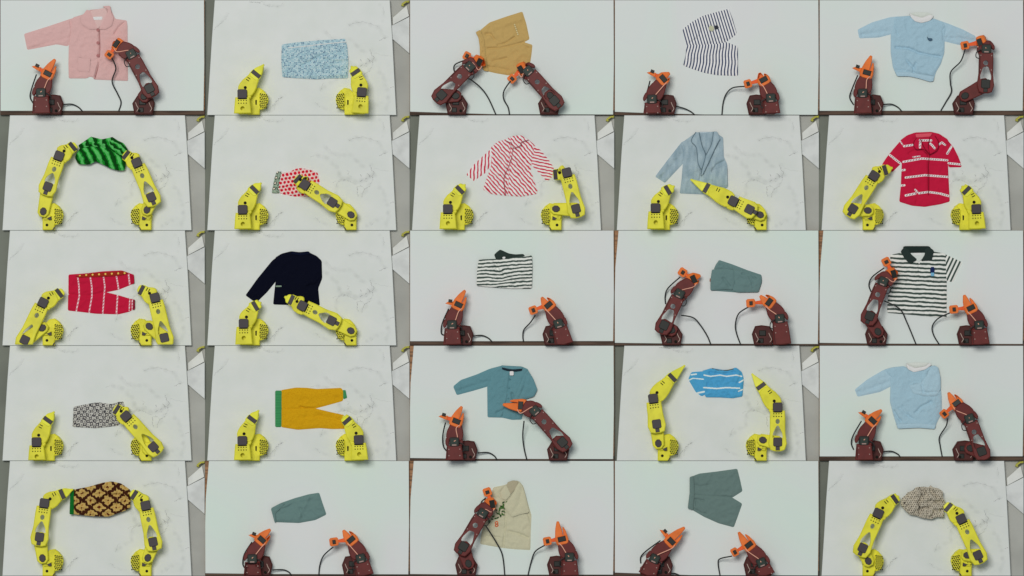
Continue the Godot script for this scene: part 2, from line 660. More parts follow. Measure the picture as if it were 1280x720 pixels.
	if yellow:
		if short:
			prism(st, gx, soften(PackedVector2Array([Vector2(6, -30), Vector2(6, 30), Vector2(d2, 24), Vector2(d2 + 2, -16)]), 0.2), -66, 14, 4)
		else:
			prism(st, frame(g3, t3 + Vector3(0, 0.01, 0)), soften(PackedVector2Array([Vector2(12, -31), Vector2(12, 31), Vector2(32, 25), Vector2(d2 * 0.8, 9), Vector2(d2, 5), Vector2(d2, -5), Vector2(d2 * 0.8, -10), Vector2(30, -28)]), 0.15), -10, 14, 4)
	else:
		prism(st, frame(g3, t3), soften(PackedVector2Array([Vector2(8, -41), Vector2(8, 12), Vector2(d2 * 0.55, 12), Vector2(d2, 7), Vector2(d2 + 3, -8), Vector2(d2 * 0.6, -27)]), 0.12), -12, 18, 4)
	obj("fixed_jaw", st, claw, root)
	st = mb()
	if yellow:
		prism(st, frame(g3, t3), soften(PackedVector2Array([Vector2(8, 14 * inner), Vector2(10, 33 * inner), Vector2(30, 29 * inner), Vector2(d2 * 0.82, 12 * inner), Vector2(d2 * 0.82, 4 * inner)]), 0.15), -34, -14, 3)
	else:
		prism(st, frame(g3, t3), soften(PackedVector2Array([Vector2(8, 15), Vector2(6, 39), Vector2(d2 * 0.4, 35), Vector2(d2 * 0.62, 27), Vector2(d2 * 0.64, 19)]), 0.12), -20, 8, 4)
	obj("moving_jaw", st, claw, root)
	if yellow:
		return
	# --- wrist camera, its wires and cables
	if a.has("c"):
		var c: Vector2 = a.c
		var wide: float = a.get("cw", 24.0)
		var c3: Vector3 = P.call(c.x, c.y, g3.y * 1000.0 + 4.0)
		var cx := frame(Vector3(g3.x, c3.y, g3.z), c3)
		var dc := g.distance_to(c)
		st = mb()
		prism(st, cx, PackedVector2Array([Vector2(24, -15), Vector2(24, 15), Vector2(dc - wide + 2, 9), Vector2(dc - wide + 2, -9)]), -8, 8, 2)
		obj("camera_bracket", st, M.orange_dark, root)
		st = mb()
		if wide < 17.0:
			prism(st, cx, PackedVector2Array([Vector2(dc - 30, -13), Vector2(dc - 30, 15), Vector2(dc + 12, 6), Vector2(dc + 26, -6), Vector2(dc + 10, -9)]), -6, 12, 2)
		else:
			prism(st, cx, soften(rect(dc - wide, dc + wide, -26 if wide > 16 else -20, 26 if wide > 16 else 20), 0.15), -6, 10, 2)
		var cm := obj("camera_plate", st, claw, root)
		st = mb()
		if wide < 17.0:
			prism(st, cx, rect(dc - 16, dc + 8, 5, 24), 2, 22, 2)
		else:
			prism(st, cx, rect(dc - 11, dc + 9, -12, 12), 8, 22, 2)
		obj("camera", st, M.motor_black, cm)
	for cb in a.get("cables", []):
		var l: Array = []
		var v := V(cb)
		for i in v.size():
			var f := float(i) / (v.size() - 1)
			l.append(P.call(v[i].x, v[i].y, (1.0 - f) * (1.0 - f) * (96.0 if v[0].y < 600 else 40.0) + 4.0))
		st = mb()
		tube(st, l, 0.0042, 6)
		obj("cable", st, M.cable, root)
	st = mb()
	var up := g3.y * 1000.0 + 30.0
	tube(st, [P.call(g.x + 20 * inner, g.y + 26, up), P.call(g.x - 2 * inner, g.y + 48, up + 6), P.call(w.x + 20 * inner, w.y - 26, up + 8), P.call(w.x - 2, w.y - 4, hw + 30.0)], 0.0032, 5)
	obj("wire_or_shine", st, M.wire_pink, root)
	st = mb()
	prism(st, fx, rect(14, 22, -14, 14), 24, 31, 1)
	obj("wire_plug", st, M.metal, wm)
	st = mb()
	var oy := fx.basis.z.normalized() * 0.052 * (1.0 if right else -1.0)
	tube(st, [w3 + oy * 0.6 + Vector3(0, 0.024, 0), w3 + oy * 1.15 + fx.basis.x.normalized() * 0.02 + Vector3(0, 0.02, 0), w3 + oy * 1.2 + fx.basis.x.normalized() * 0.05 + Vector3(0, 0.012, 0), w3 + oy * 0.8 + fx.basis.x.normalized() * 0.06 + Vector3(0, 0.02, 0)], 0.0032, 5)
	obj("wire_or_shine", st, M.cable, root)

# what would stand out over the table's front edge is cut off flush with it
func trimmed(p: PackedVector2Array, at: Vector2, dir: Vector2) -> PackedVector2Array:
	var side := Vector2(-dir.y, dir.x)
	var t := PackedVector2Array()
	for v in p:
		t.append(at + dir * v.x + side * v.y)
	var cut := Geometry2D.intersect_polygons(t, rect(-600, 2000, -600, 713))
	if cut.is_empty():
		return p
	var r := PackedVector2Array()
	for v in cut[0]:
		r.append(Vector2((v - at).dot(dir), (v - at).dot(side)))
	return r

func p2(x: float, y: float) -> Vector2:
	return Vector2(x, y)

# ---------------------------------------------------------------- tables and floor
var marble0: Node3D
var wood0: Node3D
var board0: Node3D
var carton0: Node3D
var scrap0: Node3D

func vein_image() -> Image:
	var w := 1024
	var h := 576
	var im := Image.create(w, h, false, Image.FORMAT_RGB8)
	var cloud := FastNoiseLite.new()
	cloud.seed = 4
	cloud.frequency = 0.006
	cloud.fractal_octaves = 4
	for y in h:
		for x in w:
			var k := cloud.get_noise_2d(x, y)
			im.set_pixel(x, y, base_col(185 + k * 4, 189 + k * 3, 187 + k * 4))
	var veins := [[[58, 182, 75, 164, 105, 143], 0.5], [[105, 143, 128, 118, 150, 80], 0.18], [[280, 12, 315, 13, 350, 18], 0.6], [[360, 22, 400, 40, 470, 38, 490, 22], 0.16], [[350, 8, 370, 18, 392, 36], 0.2],
		[[890, 150, 905, 158, 925, 146], 0.3], [[925, 146, 990, 136, 1040, 150, 1080, 163], 0.22], [[1090, 252, 1115, 240, 1142, 230], 0.55], [[1032, 310, 1040, 335, 1056, 360, 1045, 388, 1025, 370], 0.5],
		[[1010, 362, 1024, 376, 1036, 392], 0.4], [[1050, 360, 1050, 400, 1030, 440, 1002, 460], 0.25], [[972, 372, 978, 384], 0.6], [[1000, 398, 1010, 396], 0.55], [[972, 414, 984, 404], 0.6], [[1000, 410, 1012, 412], 0.5],
		[[955, 445, 952, 480, 958, 512], 0.5], [[1000, 456, 988, 480, 982, 512], 0.5], [[958, 448, 975, 440, 998, 458], 0.3], [[860, 400, 900, 410, 945, 430], 0.2], [[800, 420, 850, 402, 900, 412], 0.14], [[690, 640, 705, 655, 718, 668], 0.25],
		[[445, 638, 468, 614, 495, 602], 0.65], [[402, 692, 420, 664, 445, 638], 0.25], [[432, 690, 436, 665, 450, 640], 0.25], [[742, 518, 730, 545, 722, 570], 0.2], [[660, 262, 690, 248, 712, 250], 0.16], [[1060, 330, 1110, 345, 1165, 350], 0.12],
		[[820, 440, 835, 412, 880, 405], 0.2], [[1110, 45, 1120, 70, 1118, 95], 0.16], [[25, 545, 36, 552], 0.4], [[1160, 545, 1180, 540], 0.4], [[1040, 690, 1060, 670], 0.15], [[880, 345, 905, 350, 890, 370, 915, 385], 0.14], [[760, 190, 790, 230, 830, 260], 0.08]]
	var soft_veins := [[[690, 250, 760, 262, 830, 330, 850, 400], 16, 0.22], [[850, 400, 900, 390, 960, 420, 1010, 400, 1060, 350], 18, 0.3], [[900, 150, 980, 140, 1080, 165, 1130, 240], 14, 0.22], [[1030, 300, 1060, 370, 1020, 450, 980, 510], 16, 0.3],
		[[740, 190, 800, 240, 900, 250, 1000, 330], 14, 0.2], [[830, 420, 820, 500, 740, 540, 715, 600], 14, 0.22], [[1080, 430, 1130, 520, 1150, 620, 1130, 700], 14, 0.2], [[1010, 700, 1060, 660, 1120, 640], 12, 0.18], [[370, 20, 430, 45, 500, 30], 12, 0.18], [[140, 80, 120, 130, 70, 170], 10, 0.2], [[500, 600, 450, 640, 410, 700], 14, 0.22], [[690, 640, 730, 670, 780, 690], 10, 0.18], [[1100, 30, 1120, 80, 1110, 130], 10, 0.18]]
	for v in soft_veins:
		var l := V(v[0])
		var r := int(v[1] * 0.8)
		for i in l.size() - 1:
			var n := int(l[i].distance_to(l[i + 1]) / 4.0) + 1
			for k in n:
				var p := l[i].lerp(l[i + 1], float(k) / n)
				p += Vector2(cloud.get_noise_2d(p.x * 6, p.y * 6), cloud.get_noise_2d(p.y * 6, p.x * 6 + 99)) * 24.0
				var al: float = v[2] * clampf(0.5 + cloud.get_noise_2d(p.x * 5 + 400, p.y * 5) * 1.8, 0.0, 1.0) * 0.3
				var px := Vector2i(int(p.x * w / W), int(p.y * h / H))
				for oy in range(-r, r + 1):
					for ox in range(-r, r + 1):
						var q := px + Vector2i(ox, oy)
						var f := 1.0 - Vector2(ox, oy).length() / r
						if f > 0.0 and q.x >= 0 and q.y >= 0 and q.x < w and q.y < h:
							im.set_pixelv(q, im.get_pixelv(q).lerp(base_col(146, 150, 150), al * f * f))
	for v in veins:
		var l := V(v[0])
		for i in l.size() - 1:
			var n := int(l[i].distance_to(l[i + 1]) / 1.0) + 1
			for k in n:
				var p := l[i].lerp(l[i + 1], float(k) / n)
				p += Vector2(cloud.get_noise_2d(p.x * 12, p.y * 12), cloud.get_noise_2d(p.y * 12, p.x * 12 + 99)) * 7.0
				var al: float = v[1] * clampf(0.7 + cloud.get_noise_2d(p.x * 9 + 400, p.y * 9) * 1.4, 0.15, 1.0)
				var px := Vector2i(int(p.x * w / W), int(p.y * h / H))
				for oy in 2:
					for ox in 2:
						var q := px + Vector2i(ox, oy)
						if q.x >= 0 and q.y >= 0 and q.x < w and q.y < h:
							var c := im.get_pixelv(q)
							im.set_pixelv(q, c.lerp(base_col(118, 120, 120), minf(0.95, al * (0.8 if ox + oy else 1.15))))
	return im

func lens_tint_image() -> Image:  # pink and green mottling painted in for the colour cast of the lens
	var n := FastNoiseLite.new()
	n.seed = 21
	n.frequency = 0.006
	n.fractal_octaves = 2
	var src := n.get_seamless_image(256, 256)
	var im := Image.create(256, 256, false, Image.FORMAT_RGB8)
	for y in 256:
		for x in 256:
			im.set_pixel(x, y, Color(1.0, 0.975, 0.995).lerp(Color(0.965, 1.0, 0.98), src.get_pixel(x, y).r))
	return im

func surroundings() -> void:
	cell0 = Vector2(-W * 2.5, -H * 2.5)
	# the floor: one sheet, well past the tables
	var st := mb()
	prism(st, Transform3D(Basis().scaled(Vector3.ONE * 0.001), Vector3(0, -0.02, 0)), rect(-40000, 40000, -40000, 40000), 0, 20, 0)
	var f := obj("floor", st, M.floor_dark, self)
	f.set_meta("kind", "structure")
	f.set_meta("label", "dark grey green smooth floor under all the tables")
	var flat := Transform3D(Basis().scaled(Vector3.ONE * 0.001), Vector3.ZERO)
	# marble table: slab on a plinth
	marble0 = Node3D.new()
	st = mb()
	prism(st, flat, V([62, 1, 1156, 1, 1172, 240, 1197, 719, 15, 719, 45, 230]), -16, 0, 2, [], Vector2(W, H))
	obj("table_top", st, M.marble, marble0)
	st = mb()
	prism(st, flat, V([82, 14, 1138, 14, 1156, 240, 1178, 706, 34, 706, 64, 230]), -40, -16.5, 0)
	obj("plinth", st, M.plinth, marble0)
	# wooden table with white board
	wood0 = Node3D.new()
	st = mb()
	prism(st, flat, rect(1, 1279, 1, 690), -26, -7, 2)
	obj("table_top", st, M.wood, wood0)
	st = mb()
	prism(st, flat, rect(1, 1279, 690.5, 719), -28, -6, 2)
	obj("front_edge", st, M.wood_shaded, wood0)
	st = mb()
	prism(st, flat, rect(20, 1260, 16, 704), -40, -26.5, 0)
	obj("plinth", st, M.wood_shaded, wood0)
	# carton
	carton0 = Node3D.new()
	st = mb()
	prism(st, flat, V([1168, 160, 1279, 104, 1279, 334, 1174, 244]), -36, -10, 2)
	obj("carton_side", st, M.card, carton0)
	st = mb()
	var hinge := Transform3D(Basis(Vector3(0.88, 0, -0.47), Vector3(-0.16, 0.94, -0.30), Vector3(0.44, 0.34, 0.83)).scaled(Vector3.ONE * 0.001), Vector3(1.176, -0.008, 0.154))
	prism(st, hinge, V([0, 0, 114, 0, 132, -70, 20, -42]), -1, 2.4, 0.5)
	obj("carton_flap", st, M.card_bright, carton0)
	scrap0 = Node3D.new()
	st = mb()
	prism(st, flat, V([1226, 34, 1232, 20, 1252, 6, 1278, 2, 1278, 14, 1262, 18, 1240, 40]), -40, -8, 4)
	obj("shell", st, M.yellow_dull, scrap0)
	st = mb()
	prism(st, flat, V([1240, 28, 1262, 13, 1266, 17, 1244, 32]), -12, -6, 1)
	obj("slot", st, M.motor_grey, scrap0)

func place(src: Node3D, called: String, label: String, category: String, group: String) -> void:
	var r: Node3D = src.duplicate()
	r.name = numbered(called)
	add_child(r)
	r.position = Vector3(cell0.x / 1000.0, TABLE, cell0.y / 1000.0)
	tag(r, label, category, group)

func yellow_station(phrase: String) -> void:
	place(marble0, "marble_table", "white veined marble table top under the %s" % phrase, "table", "marble tables")
	place(carton0, "carton", "open white carton on the floor right of the %s" % phrase, "carton", "white cartons beside the marble tables")
	place(scrap0, "yellow_part", "small yellow plastic part far right of the %s" % phrase, "plastic part", "yellow parts on the floor")
	var st := mb()
	var flat := Transform3D(Basis().scaled(Vector3.ONE * 0.001), Vector3.ZERO)
	prism(st, flat, rect(1130, 1279.5, 0, 720), -40, -36, 0)
	var f := obj("floor_strip", st, M.floor_light, self)
	f.name = numbered("floor_strip")
	f.set_meta("kind", "structure")
	f.position = Vector3(cell0.x / 1000.0, TABLE, cell0.y / 1000.0)

func red_station(phrase: String, left: Array, bottom: Array) -> void:
	place(wood0, "wooden_table", "brown wooden table whose edge shows below the %s" % phrase, "table", "wooden tables under white boards")
	var b := MeshInstance3D.new()
	var st := mb()
	var flat := Transform3D(Basis().scaled(Vector3.ONE * 0.001), Vector3.ZERO)
	var pts: Array = []
	pts.append_array(left)
	pts.append_array(bottom)
	pts.append_array([1277, 400, 1275, 1])
	prism(st, flat, V(pts), -5.5, 0, 1.5)
	b.mesh = st.commit()
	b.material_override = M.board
	b.name = numbered("white_board")
	add_child(b)
	b.position = Vector3(cell0.x / 1000.0, TABLE, cell0.y / 1000.0)
	tag(b, "smooth white board lying on wood under the %s" % phrase, "board", "white boards on the wooden tables")

# ---------------------------------------------------------------- the scene
func _ready() -> void:
	var cam := Camera3D.new()
	cam.name = "camera"
	cam.position = Vector3(0, 40, 0)
	cam.rotation_degrees = Vector3(-90, 0, 0)
	cam.fov = rad_to_deg(2.0 * atan(1.8 / (40.0 - TABLE)))
	cam.near = 1.0
	cam.far = 120.0
	add_child(cam)
	cam.current = true
	var env := Environment.new()
	env.background_mode = Environment.BG_COLOR
	env.background_color = Color(0.93, 0.97, 1.0)
	env.background_energy_multiplier = 0.23
	env.tonemap_mode = Environment.TONE_MAPPER_LINEAR
	env.tonemap_exposure = 1.0
	env.ssao_enabled = true
	env.ssil_enabled = true
	env.sdfgi_enabled = true
	var we := WorldEnvironment.new()
	we.name = "environment"
	we.environment = env
	add_child(we)
	# one wide soft area light added out of view, high above and behind the camera
	var lamp := AreaLight3D.new()
	lamp.name = "added_soft_light"
	lamp.area_size = Vector2(17, 12)
	lamp.area_normalize_energy = true
	lamp.light_energy = 0.575 * 47.3 * 46.3
	lamp.light_color = Color(1.0, 0.985, 0.96)
	lamp.area_range = 120.0
	lamp.shadow_enabled = true
	add_child(lamp)
	lamp.look_at_from_position(Vector3(-8, 45, -12), Vector3.ZERO, Vector3.FORWARD)

	blotch = FastNoiseLite.new()
	blotch.seed = 5
	blotch.frequency = 0.02
	fold = FastNoiseLite.new()
	fold.seed = 9
	fold.frequency = 0.009
	fold.fractal_octaves = 3
	weave = noise_image(256, 0.12, 0.86, 1.06, 3)
	var grain := noise_image(256, 0.02, 0.55, 1.25, 8, 5)
	var haze := noise_image(256, 0.012, 0.9, 1.05, 6, 4)
	M.yellow = mottled(196, 192, 54, haze, Vector3(3, 3, 3), 0.45)
	M.yellow_light = mottled(204, 202, 64, haze, Vector3(3, 3, 3), 0.45)
	M.maroon = mottled(92, 40, 38, haze, Vector3(5, 5, 5), 0.5)
	M.maroon_dark = mottled(70, 34, 31, haze, Vector3(5, 5, 5), 0.55)
	M.yellow_dull = mottled(158, 156, 70, haze, Vector3(3, 3, 3), 0.6)
	M.orange = mottled(244, 106, 48, haze, Vector3(5, 5, 5), 0.5)
	M.orange_dark = mottled(214, 86, 40, haze, Vector3(5, 5, 5), 0.5)
	M.motor_grey = plastic(62, 58, 61, 0.5)
	M.motor_black = plastic(38, 40, 38, 0.45)
	M.board_green = plastic(40, 52, 47, 0.5)
	M.hole_shade = plastic(28, 26, 18, 0.9)  # near-black tone painting the shade inside small holes and slots
	M.metal = plastic(140, 118, 112, 0.4)
	M.cable = plastic(46, 48, 48, 0.5)
	M.shine_pale = plastic(178, 160, 150, 0.5)
	M.wire_pink = plastic(205, 150, 130, 0.5)
	M.floor_dark = mottled(106, 110, 102, haze, Vector3(0.7, 0.7, 0.7), 0.7)
	M.floor_light = mottled(152, 153, 148, haze, Vector3(0.7, 0.7, 0.7), 0.7)
	M.card = mottled(186, 189, 188, haze, Vector3(2, 2, 2), 0.8)
	M.card_bright = mottled(190, 192, 189, haze, Vector3(2, 2, 2), 0.8)
	M.plinth = plastic(150, 150, 144, 0.8)
	M.wood = mottled(140, 106, 78, grain, Vector3(0.5, 2, 9), 0.6)
	M.wood_shaded = mottled(84, 68, 58, grain, Vector3(0.5, 2, 9), 0.7)  # same wood, darkened to paint in the shade along the front edge
	M.board = mottled(187, 194, 191, lens_tint_image(), Vector3(0.55, 0.55, 0.55), 0.5)
	M.marble = StandardMaterial3D.new()
	M.marble.albedo_texture = tex(vein_image())
	M.marble.roughness = 0.4
	M.marble.metallic_specular = 0.3
	surroundings()
	var stations: Array[Callable] = [station_00, station_01, station_02, station_03, station_04, station_10, station_11, station_12, station_13, station_14, station_20, station_21, station_22, station_23, station_24, station_30, station_31, station_32, station_33, station_34, station_40, station_41, station_42, station_43, station_44]
	for i in 25:
		cell0 = Vector2((i % 5 - 2.5) * W, (i / 5 - 2.5) * H)
		stations[i].call()
	for o in [marble0, wood0, board0, carton0, scrap0]:
		if o:
			o.free()

const FULL := [3, 1, 3, 400]
const WORN := [26, 1, 6, 232, 2, 400]

func garment(called: String, label: String, category: String, x: float, y: float, lift := 0.0) -> Node3D:
	return thing(called, label, category, x, y, lift, "children's clothes being folded")

func station_00() -> void:
	var n := "pink child's jacket"
	red_station(n, FULL, [3, 693, 1272, 692])
	var t := garment("jacket", "pink child's jacket with pointed collar, three buttons and one sleeve spread out", "jacket", 615, 300)
	var m := cloth(194, 160, 158)
	panel(t, "sleeve", [150, 212, 300, 165, 440, 118, 475, 108, 470, 200, 425, 290, 355, 277, 170, 312], m, {creases = [[[200, 300, 300, 270, 420, 240], -3, 14], [[440, 130, 450, 200, 428, 285], -4, 7]]})
	panel(t, "body", [455, 110, 520, 90, 560, 62, 690, 50, 720, 118, 792, 128, 797, 160, 800, 506, 590, 497, 578, 482, 560, 480, 540, 490, 430, 490, 428, 400, 430, 290, 440, 200], m, {base = 2, creases = [[[620, 190, 622, 300, 615, 400, 592, 495], -6, 6], [[790, 130, 745, 170, 720, 210], -6, 9], [[430, 130, 440, 200, 428, 290], -4, 7], [[500, 365, 520, 380, 565, 378], -3, 6], [[580, 480, 600, 420, 620, 370], 4, 12]]})
	panel(t, "collar_lining", [562, 70, 660, 48, 672, 80, 640, 150, 610, 182, 585, 130], cloth(196, 168, 165), {base = 7, thick = 4, crumple = 1})
	panel(t, "collar", [520, 92, 545, 60, 568, 72, 590, 120, 612, 182, 560, 184, 512, 152, 505, 110], m, {base = 8, thick = 6, crumple = 2})
	panel(t, "collar", [640, 40, 690, 36, 698, 82, 712, 115, 700, 162, 660, 185, 618, 182, 650, 120, 680, 62], m, {base = 8, thick = 6, crumple = 2})
	panel(t, "care_label", [582, 106, 642, 104, 640, 124, 588, 126], cloth(208, 206, 200), {base = 12, thick = 2, crumple = 0, soft = 4})
	panel(t, "pocket", [488, 358, 520, 366, 566, 368, 566, 376, 560, 450, 490, 445], m, {base = 6, thick = 5, crumple = 1})
	for y in [188, 268, 348]:
		button(t, 613, y, 12, 10, cloth(160, 112, 112))
	strip(t, "placket_shade", [622, 190, 624, 300, 618, 400, 592, 494], 8, 2.2, cloth(150, 108, 108))  # darker strip paints in the contact shade along the placket
	arm("red", false, n, {w = p2(265, 585), g = p2(308, 462), t = p2(352, 376), c = p2(232, 425), cw = 14, cables = [[235, 470, 200, 560, 190, 610, 215, 655], [395, 655, 450, 652, 490, 670, 515, 695]]})
	arm("red", true, n, {e = p2(945, 562), w = p2(828, 345), g = p2(738, 280), t = p2(712, 262), c = p2(688, 345), cables = [[705, 365, 728, 430, 703, 510, 735, 585, 757, 640, 742, 695]]})

func station_01() -> void:
	var n := "blue speckled folded cloth"
	yellow_station(n)
	var t := garment("folded_shorts", "pale blue speckled cloth folded to a rectangle, white seam along its top", "folded cloth", 690, 380)
	var paint := func(p: Vector2) -> Color:
		var i := int(floor(p.x / 9.0))
		var j := int(floor(p.y / 9.0))
		var q := Vector2(i * 9 + 2 + hash2(i, j) * 5, j * 9 + 2 + hash2(j, i + 7) * 5)
		var d := p.distance_to(q)
		var k := hash2(i + 3, j + 11)
		if d < 3.2 and k < 0.28:
			return rgb(92, 112, 134)
		if d < 4.2 and k > 0.66:
			return rgb(170, 186, 190)
		return rgb(148, 173, 181).lerp(rgb(134, 162, 173), clampf(blotch.get_noise_2d(p.x * 4, p.y * 4) + 0.4, 0, 1))
	panel(t, "lower_layer", [480, 278, 560, 266, 700, 253, 878, 242, 890, 290, 896, 350, 600, 370, 482, 370], paint, {base = 0, thick = 5})
	panel(t, "upper_layer", [480, 305, 540, 300, 640, 288, 760, 275, 884, 264, 892, 300, 898, 385, 895, 490, 800, 490, 700, 496, 590, 490, 485, 482, 478, 380], paint, {base = 4, thick = 8, creases = [[[605, 412, 660, 385, 745, 340], -7, 9], [[740, 350, 800, 372, 890, 368], 4, 9], [[600, 480, 700, 470, 880, 470], 2, 12]]})
	strip(t, "seam", [520, 300, 600, 292, 700, 281, 800, 270, 882, 262], 9, 3.6, cloth(196, 205, 206))
	strip(t, "seam", [858, 375, 895, 366], 13, 4.0, cloth(196, 205, 206))
	arm("yellow", false, n, {w = p2(240, 592), g = p2(325, 467), t = p2(374, 406)})
	arm("yellow", true, n, {w = p2(984, 580), k = p2(972, 712), g = p2(945, 456), t = p2(918, 416)})

func station_02() -> void:
	var n := "mustard shorts"
	red_station(n, FULL, [3, 698, 250, 706, 530, 714, 1272, 716])
	var t := garment("shorts", "mustard brown shorts lying sideways, gathered waistband to the left", "shorts", 600, 280)
	var m := cloth(174, 148, 96)
	panel(t, "body", [440, 190, 500, 140, 600, 105, 705, 72, 730, 150, 750, 245, 716, 264, 768, 280, 762, 340, 752, 405, 700, 450, 620, 472, 540, 458, 470, 442, 455, 330], m, {creases = [[[478, 215, 505, 212, 528, 245], -5, 8], [[555, 282, 600, 270, 655, 235], -6, 8], [[490, 302, 560, 300, 640, 285, 718, 262], -6, 7], [[520, 382, 560, 375, 605, 362], -5, 8], [[470, 415, 540, 425, 620, 440], -4, 9], [[740, 300, 700, 278], -4, 8], [[520, 180, 600, 150, 690, 120], 3, 16]]})
	panel(t, "waistband", [412, 202, 442, 186, 466, 250, 474, 340, 492, 448, 462, 442, 440, 372, 438, 290, 430, 236], m, {base = 5, thick = 6, freq = 3.0, crumple = 4})
	for k in 6:
		panel(t, "printed_letter", [652 + k * 4, 152 + k * 12, 658 + k * 4, 150 + k * 12, 661 + k * 4, 158 + k * 12, 655 + k * 4, 160 + k * 12], cloth(205, 190, 150), {base = 9, thick = 1, crumple = 0, soft = 3})
	arm("red", false, n, {dx = -36, e = p2(196, 602), w = p2(375, 422), g = p2(432, 392), t = p2(470, 412), c = p2(358, 352), cw = 22, cables = [[345, 380, 285, 405, 278, 440, 300, 470], [375, 495, 440, 545, 490, 610, 540, 718]]})
	arm("red", true, n, {dx = -28, e = p2(908, 638), w = p2(742, 450), g = p2(700, 436), t = p2(672, 452), c = p2(640, 495), cables = [[630, 510, 590, 570, 588, 620, 615, 670, 625, 718]]})

func station_03() -> void:
	var n := "navy pinstriped shorts"
	red_station(n, FULL, [3, 699, 190, 706, 560, 716, 1272, 718])
	var t := garment("striped_shorts", "white shorts with thin navy stripes and a small flower patch on one leg", "shorts", 600, 280)
	var ink := rgb(60, 68, 92)
	var white := rgb(206, 211, 207)
	var up := func(p: Vector2) -> Color:
		var k: float = (785.0 - p.x) / 330.0
		return white.lerp(ink, stripe(p.x - (0.33 - 0.05 * k) * (p.y - 280.0) + 26.0 * k * k * 0.0, 18.6, 0.4))
	var down := func(p: Vector2) -> Color:
		return white.lerp(ink, stripe(p.x + 0.0006 * (770.0 - p.x) * (p.y - 290.0) + 2.0 * sin(p.y * 0.06), 18.6, 0.4))
	panel(t, "leg", [425, 185, 480, 140, 550, 100, 620, 80, 715, 55, 740, 120, 766, 212, 700, 262, 640, 278, 450, 284], up, {creases = [[[470, 270, 520, 240, 540, 200], -4, 9], [[600, 275, 660, 240, 700, 255], -4, 9]]})
	panel(t, "leg", [450, 282, 640, 276, 700, 262, 772, 292, 773, 475, 640, 470, 560, 455, 490, 432, 430, 410, 446, 340], down, {base = 1, creases = [[[480, 320, 500, 370, 490, 420], -4, 9], [[680, 300, 640, 340], -4, 9]]})
	panel(t, "flower_patch", [588, 172, 600, 160, 618, 165, 624, 182, 610, 198, 594, 190], cloth(172, 174, 150), {base = 8, thick = 3, crumple = 0, soft = 4})
	panel(t, "dark_patch", [624, 162, 642, 158, 652, 170, 640, 184, 626, 180], cloth(56, 58, 66), {base = 8, thick = 3, crumple = 0, soft = 4})
	arm("red", false, n, {w = p2(232, 625), g = p2(304, 494), t = p2(342, 462), c = p2(226, 462), cw = 16, dx = -12, cables = [[220, 510, 205, 570, 192, 600], [385, 665, 440, 680, 480, 700, 500, 717]]})
	arm("red", true, n, {w = p2(972, 618), g = p2(926, 500), t = p2(904, 460), c = p2(830, 527), cw = 24, dx = -6, cables = [[815, 543, 740, 550, 700, 585, 680, 640, 672, 717]]})

func station_04() -> void:
	var n := "light blue sweater with both sleeves spread"
	red_station(n, FULL, [3, 693, 1272, 692])
	var t := garment("sweater", "light blue knitted sweater, white collar, both sleeves spread wide", "sweater", 620, 300)
	var m := cloth(148, 175, 189)
	var m2 := cloth(154, 179, 192)
	panel(t, "sleeve", [240, 185, 330, 140, 440, 108, 500, 102, 480, 200, 445, 216, 370, 235, 250, 240], m2, {creases = [[[250, 220, 340, 205, 430, 195], -3, 14], [[262, 175, 270, 240], -3, 6]]})
	panel(t, "sleeve", [700, 112, 800, 145, 900, 185, 975, 225, 988, 262, 940, 290, 870, 280, 780, 258, 740, 200], m2, {creases = [[[800, 235, 880, 240, 960, 250], -3, 12]]})
	panel(t, "body", [470, 106, 570, 98, 640, 138, 715, 115, 775, 138, 795, 165, 784, 250, 782, 330, 760, 400, 730, 450, 712, 508, 690, 511, 620, 490, 560, 477, 485, 477, 460, 420, 447, 330, 447, 215], m, {base = 2, thick = 10, creases = [[[480, 296, 560, 303, 620, 330, 690, 345, 755, 355], -7, 9], [[588, 450, 594, 420, 604, 395], -5, 8], [[545, 375, 565, 400, 590, 425], -5, 9], [[480, 440, 540, 440, 620, 462, 718, 480], -3, 8], [[446, 130, 475, 165, 492, 215], -3, 6], [[800, 150, 770, 190, 775, 250], -3, 6]]})
	panel(t, "hem_band", [476, 452, 560, 452, 640, 468, 718, 478, 712, 508, 690, 511, 620, 490, 560, 477, 486, 477], m2, {base = 6, thick = 6, freq = 3.0, crumple = 2})
	panel(t, "collar", [562, 82, 585, 96, 640, 112, 690, 92, 712, 98, 708, 112, 690, 130, 640, 144, 598, 134, 572, 108], cloth(204, 210, 207), {base = 7, thick = 6, crumple = 2})
	panel(t, "collar_back", [565, 84, 610, 76, 680, 78, 706, 92, 690, 104, 640, 120, 590, 104], cloth(190, 196, 190), {base = 2, thick = 5, crumple = 1})
	panel(t, "embroidery", [672, 228, 680, 238, 704, 240, 706, 252, 690, 258, 678, 250], cloth(70, 92, 110), {base = 12, thick = 2, crumple = 0, soft = 4})
	arm("red", false, n, {w = p2(264, 588), g = p2(292, 456), t = p2(320, 354), c = p2(226, 432), cw = 14, cables = [[235, 475, 202, 560, 190, 610, 215, 655], [395, 655, 450, 652, 490, 670, 515, 695]]})
	arm("red", true, n, {s = p2(906, 600), e = p2(1030, 535), w = p2(1036, 312), g = p2(1002, 268), t = p2(974, 278), c = p2(905, 287), cw = 26, cables = [[905, 310, 880, 385, 820, 450, 818, 520, 825, 575, 790, 640, 760, 692]]})

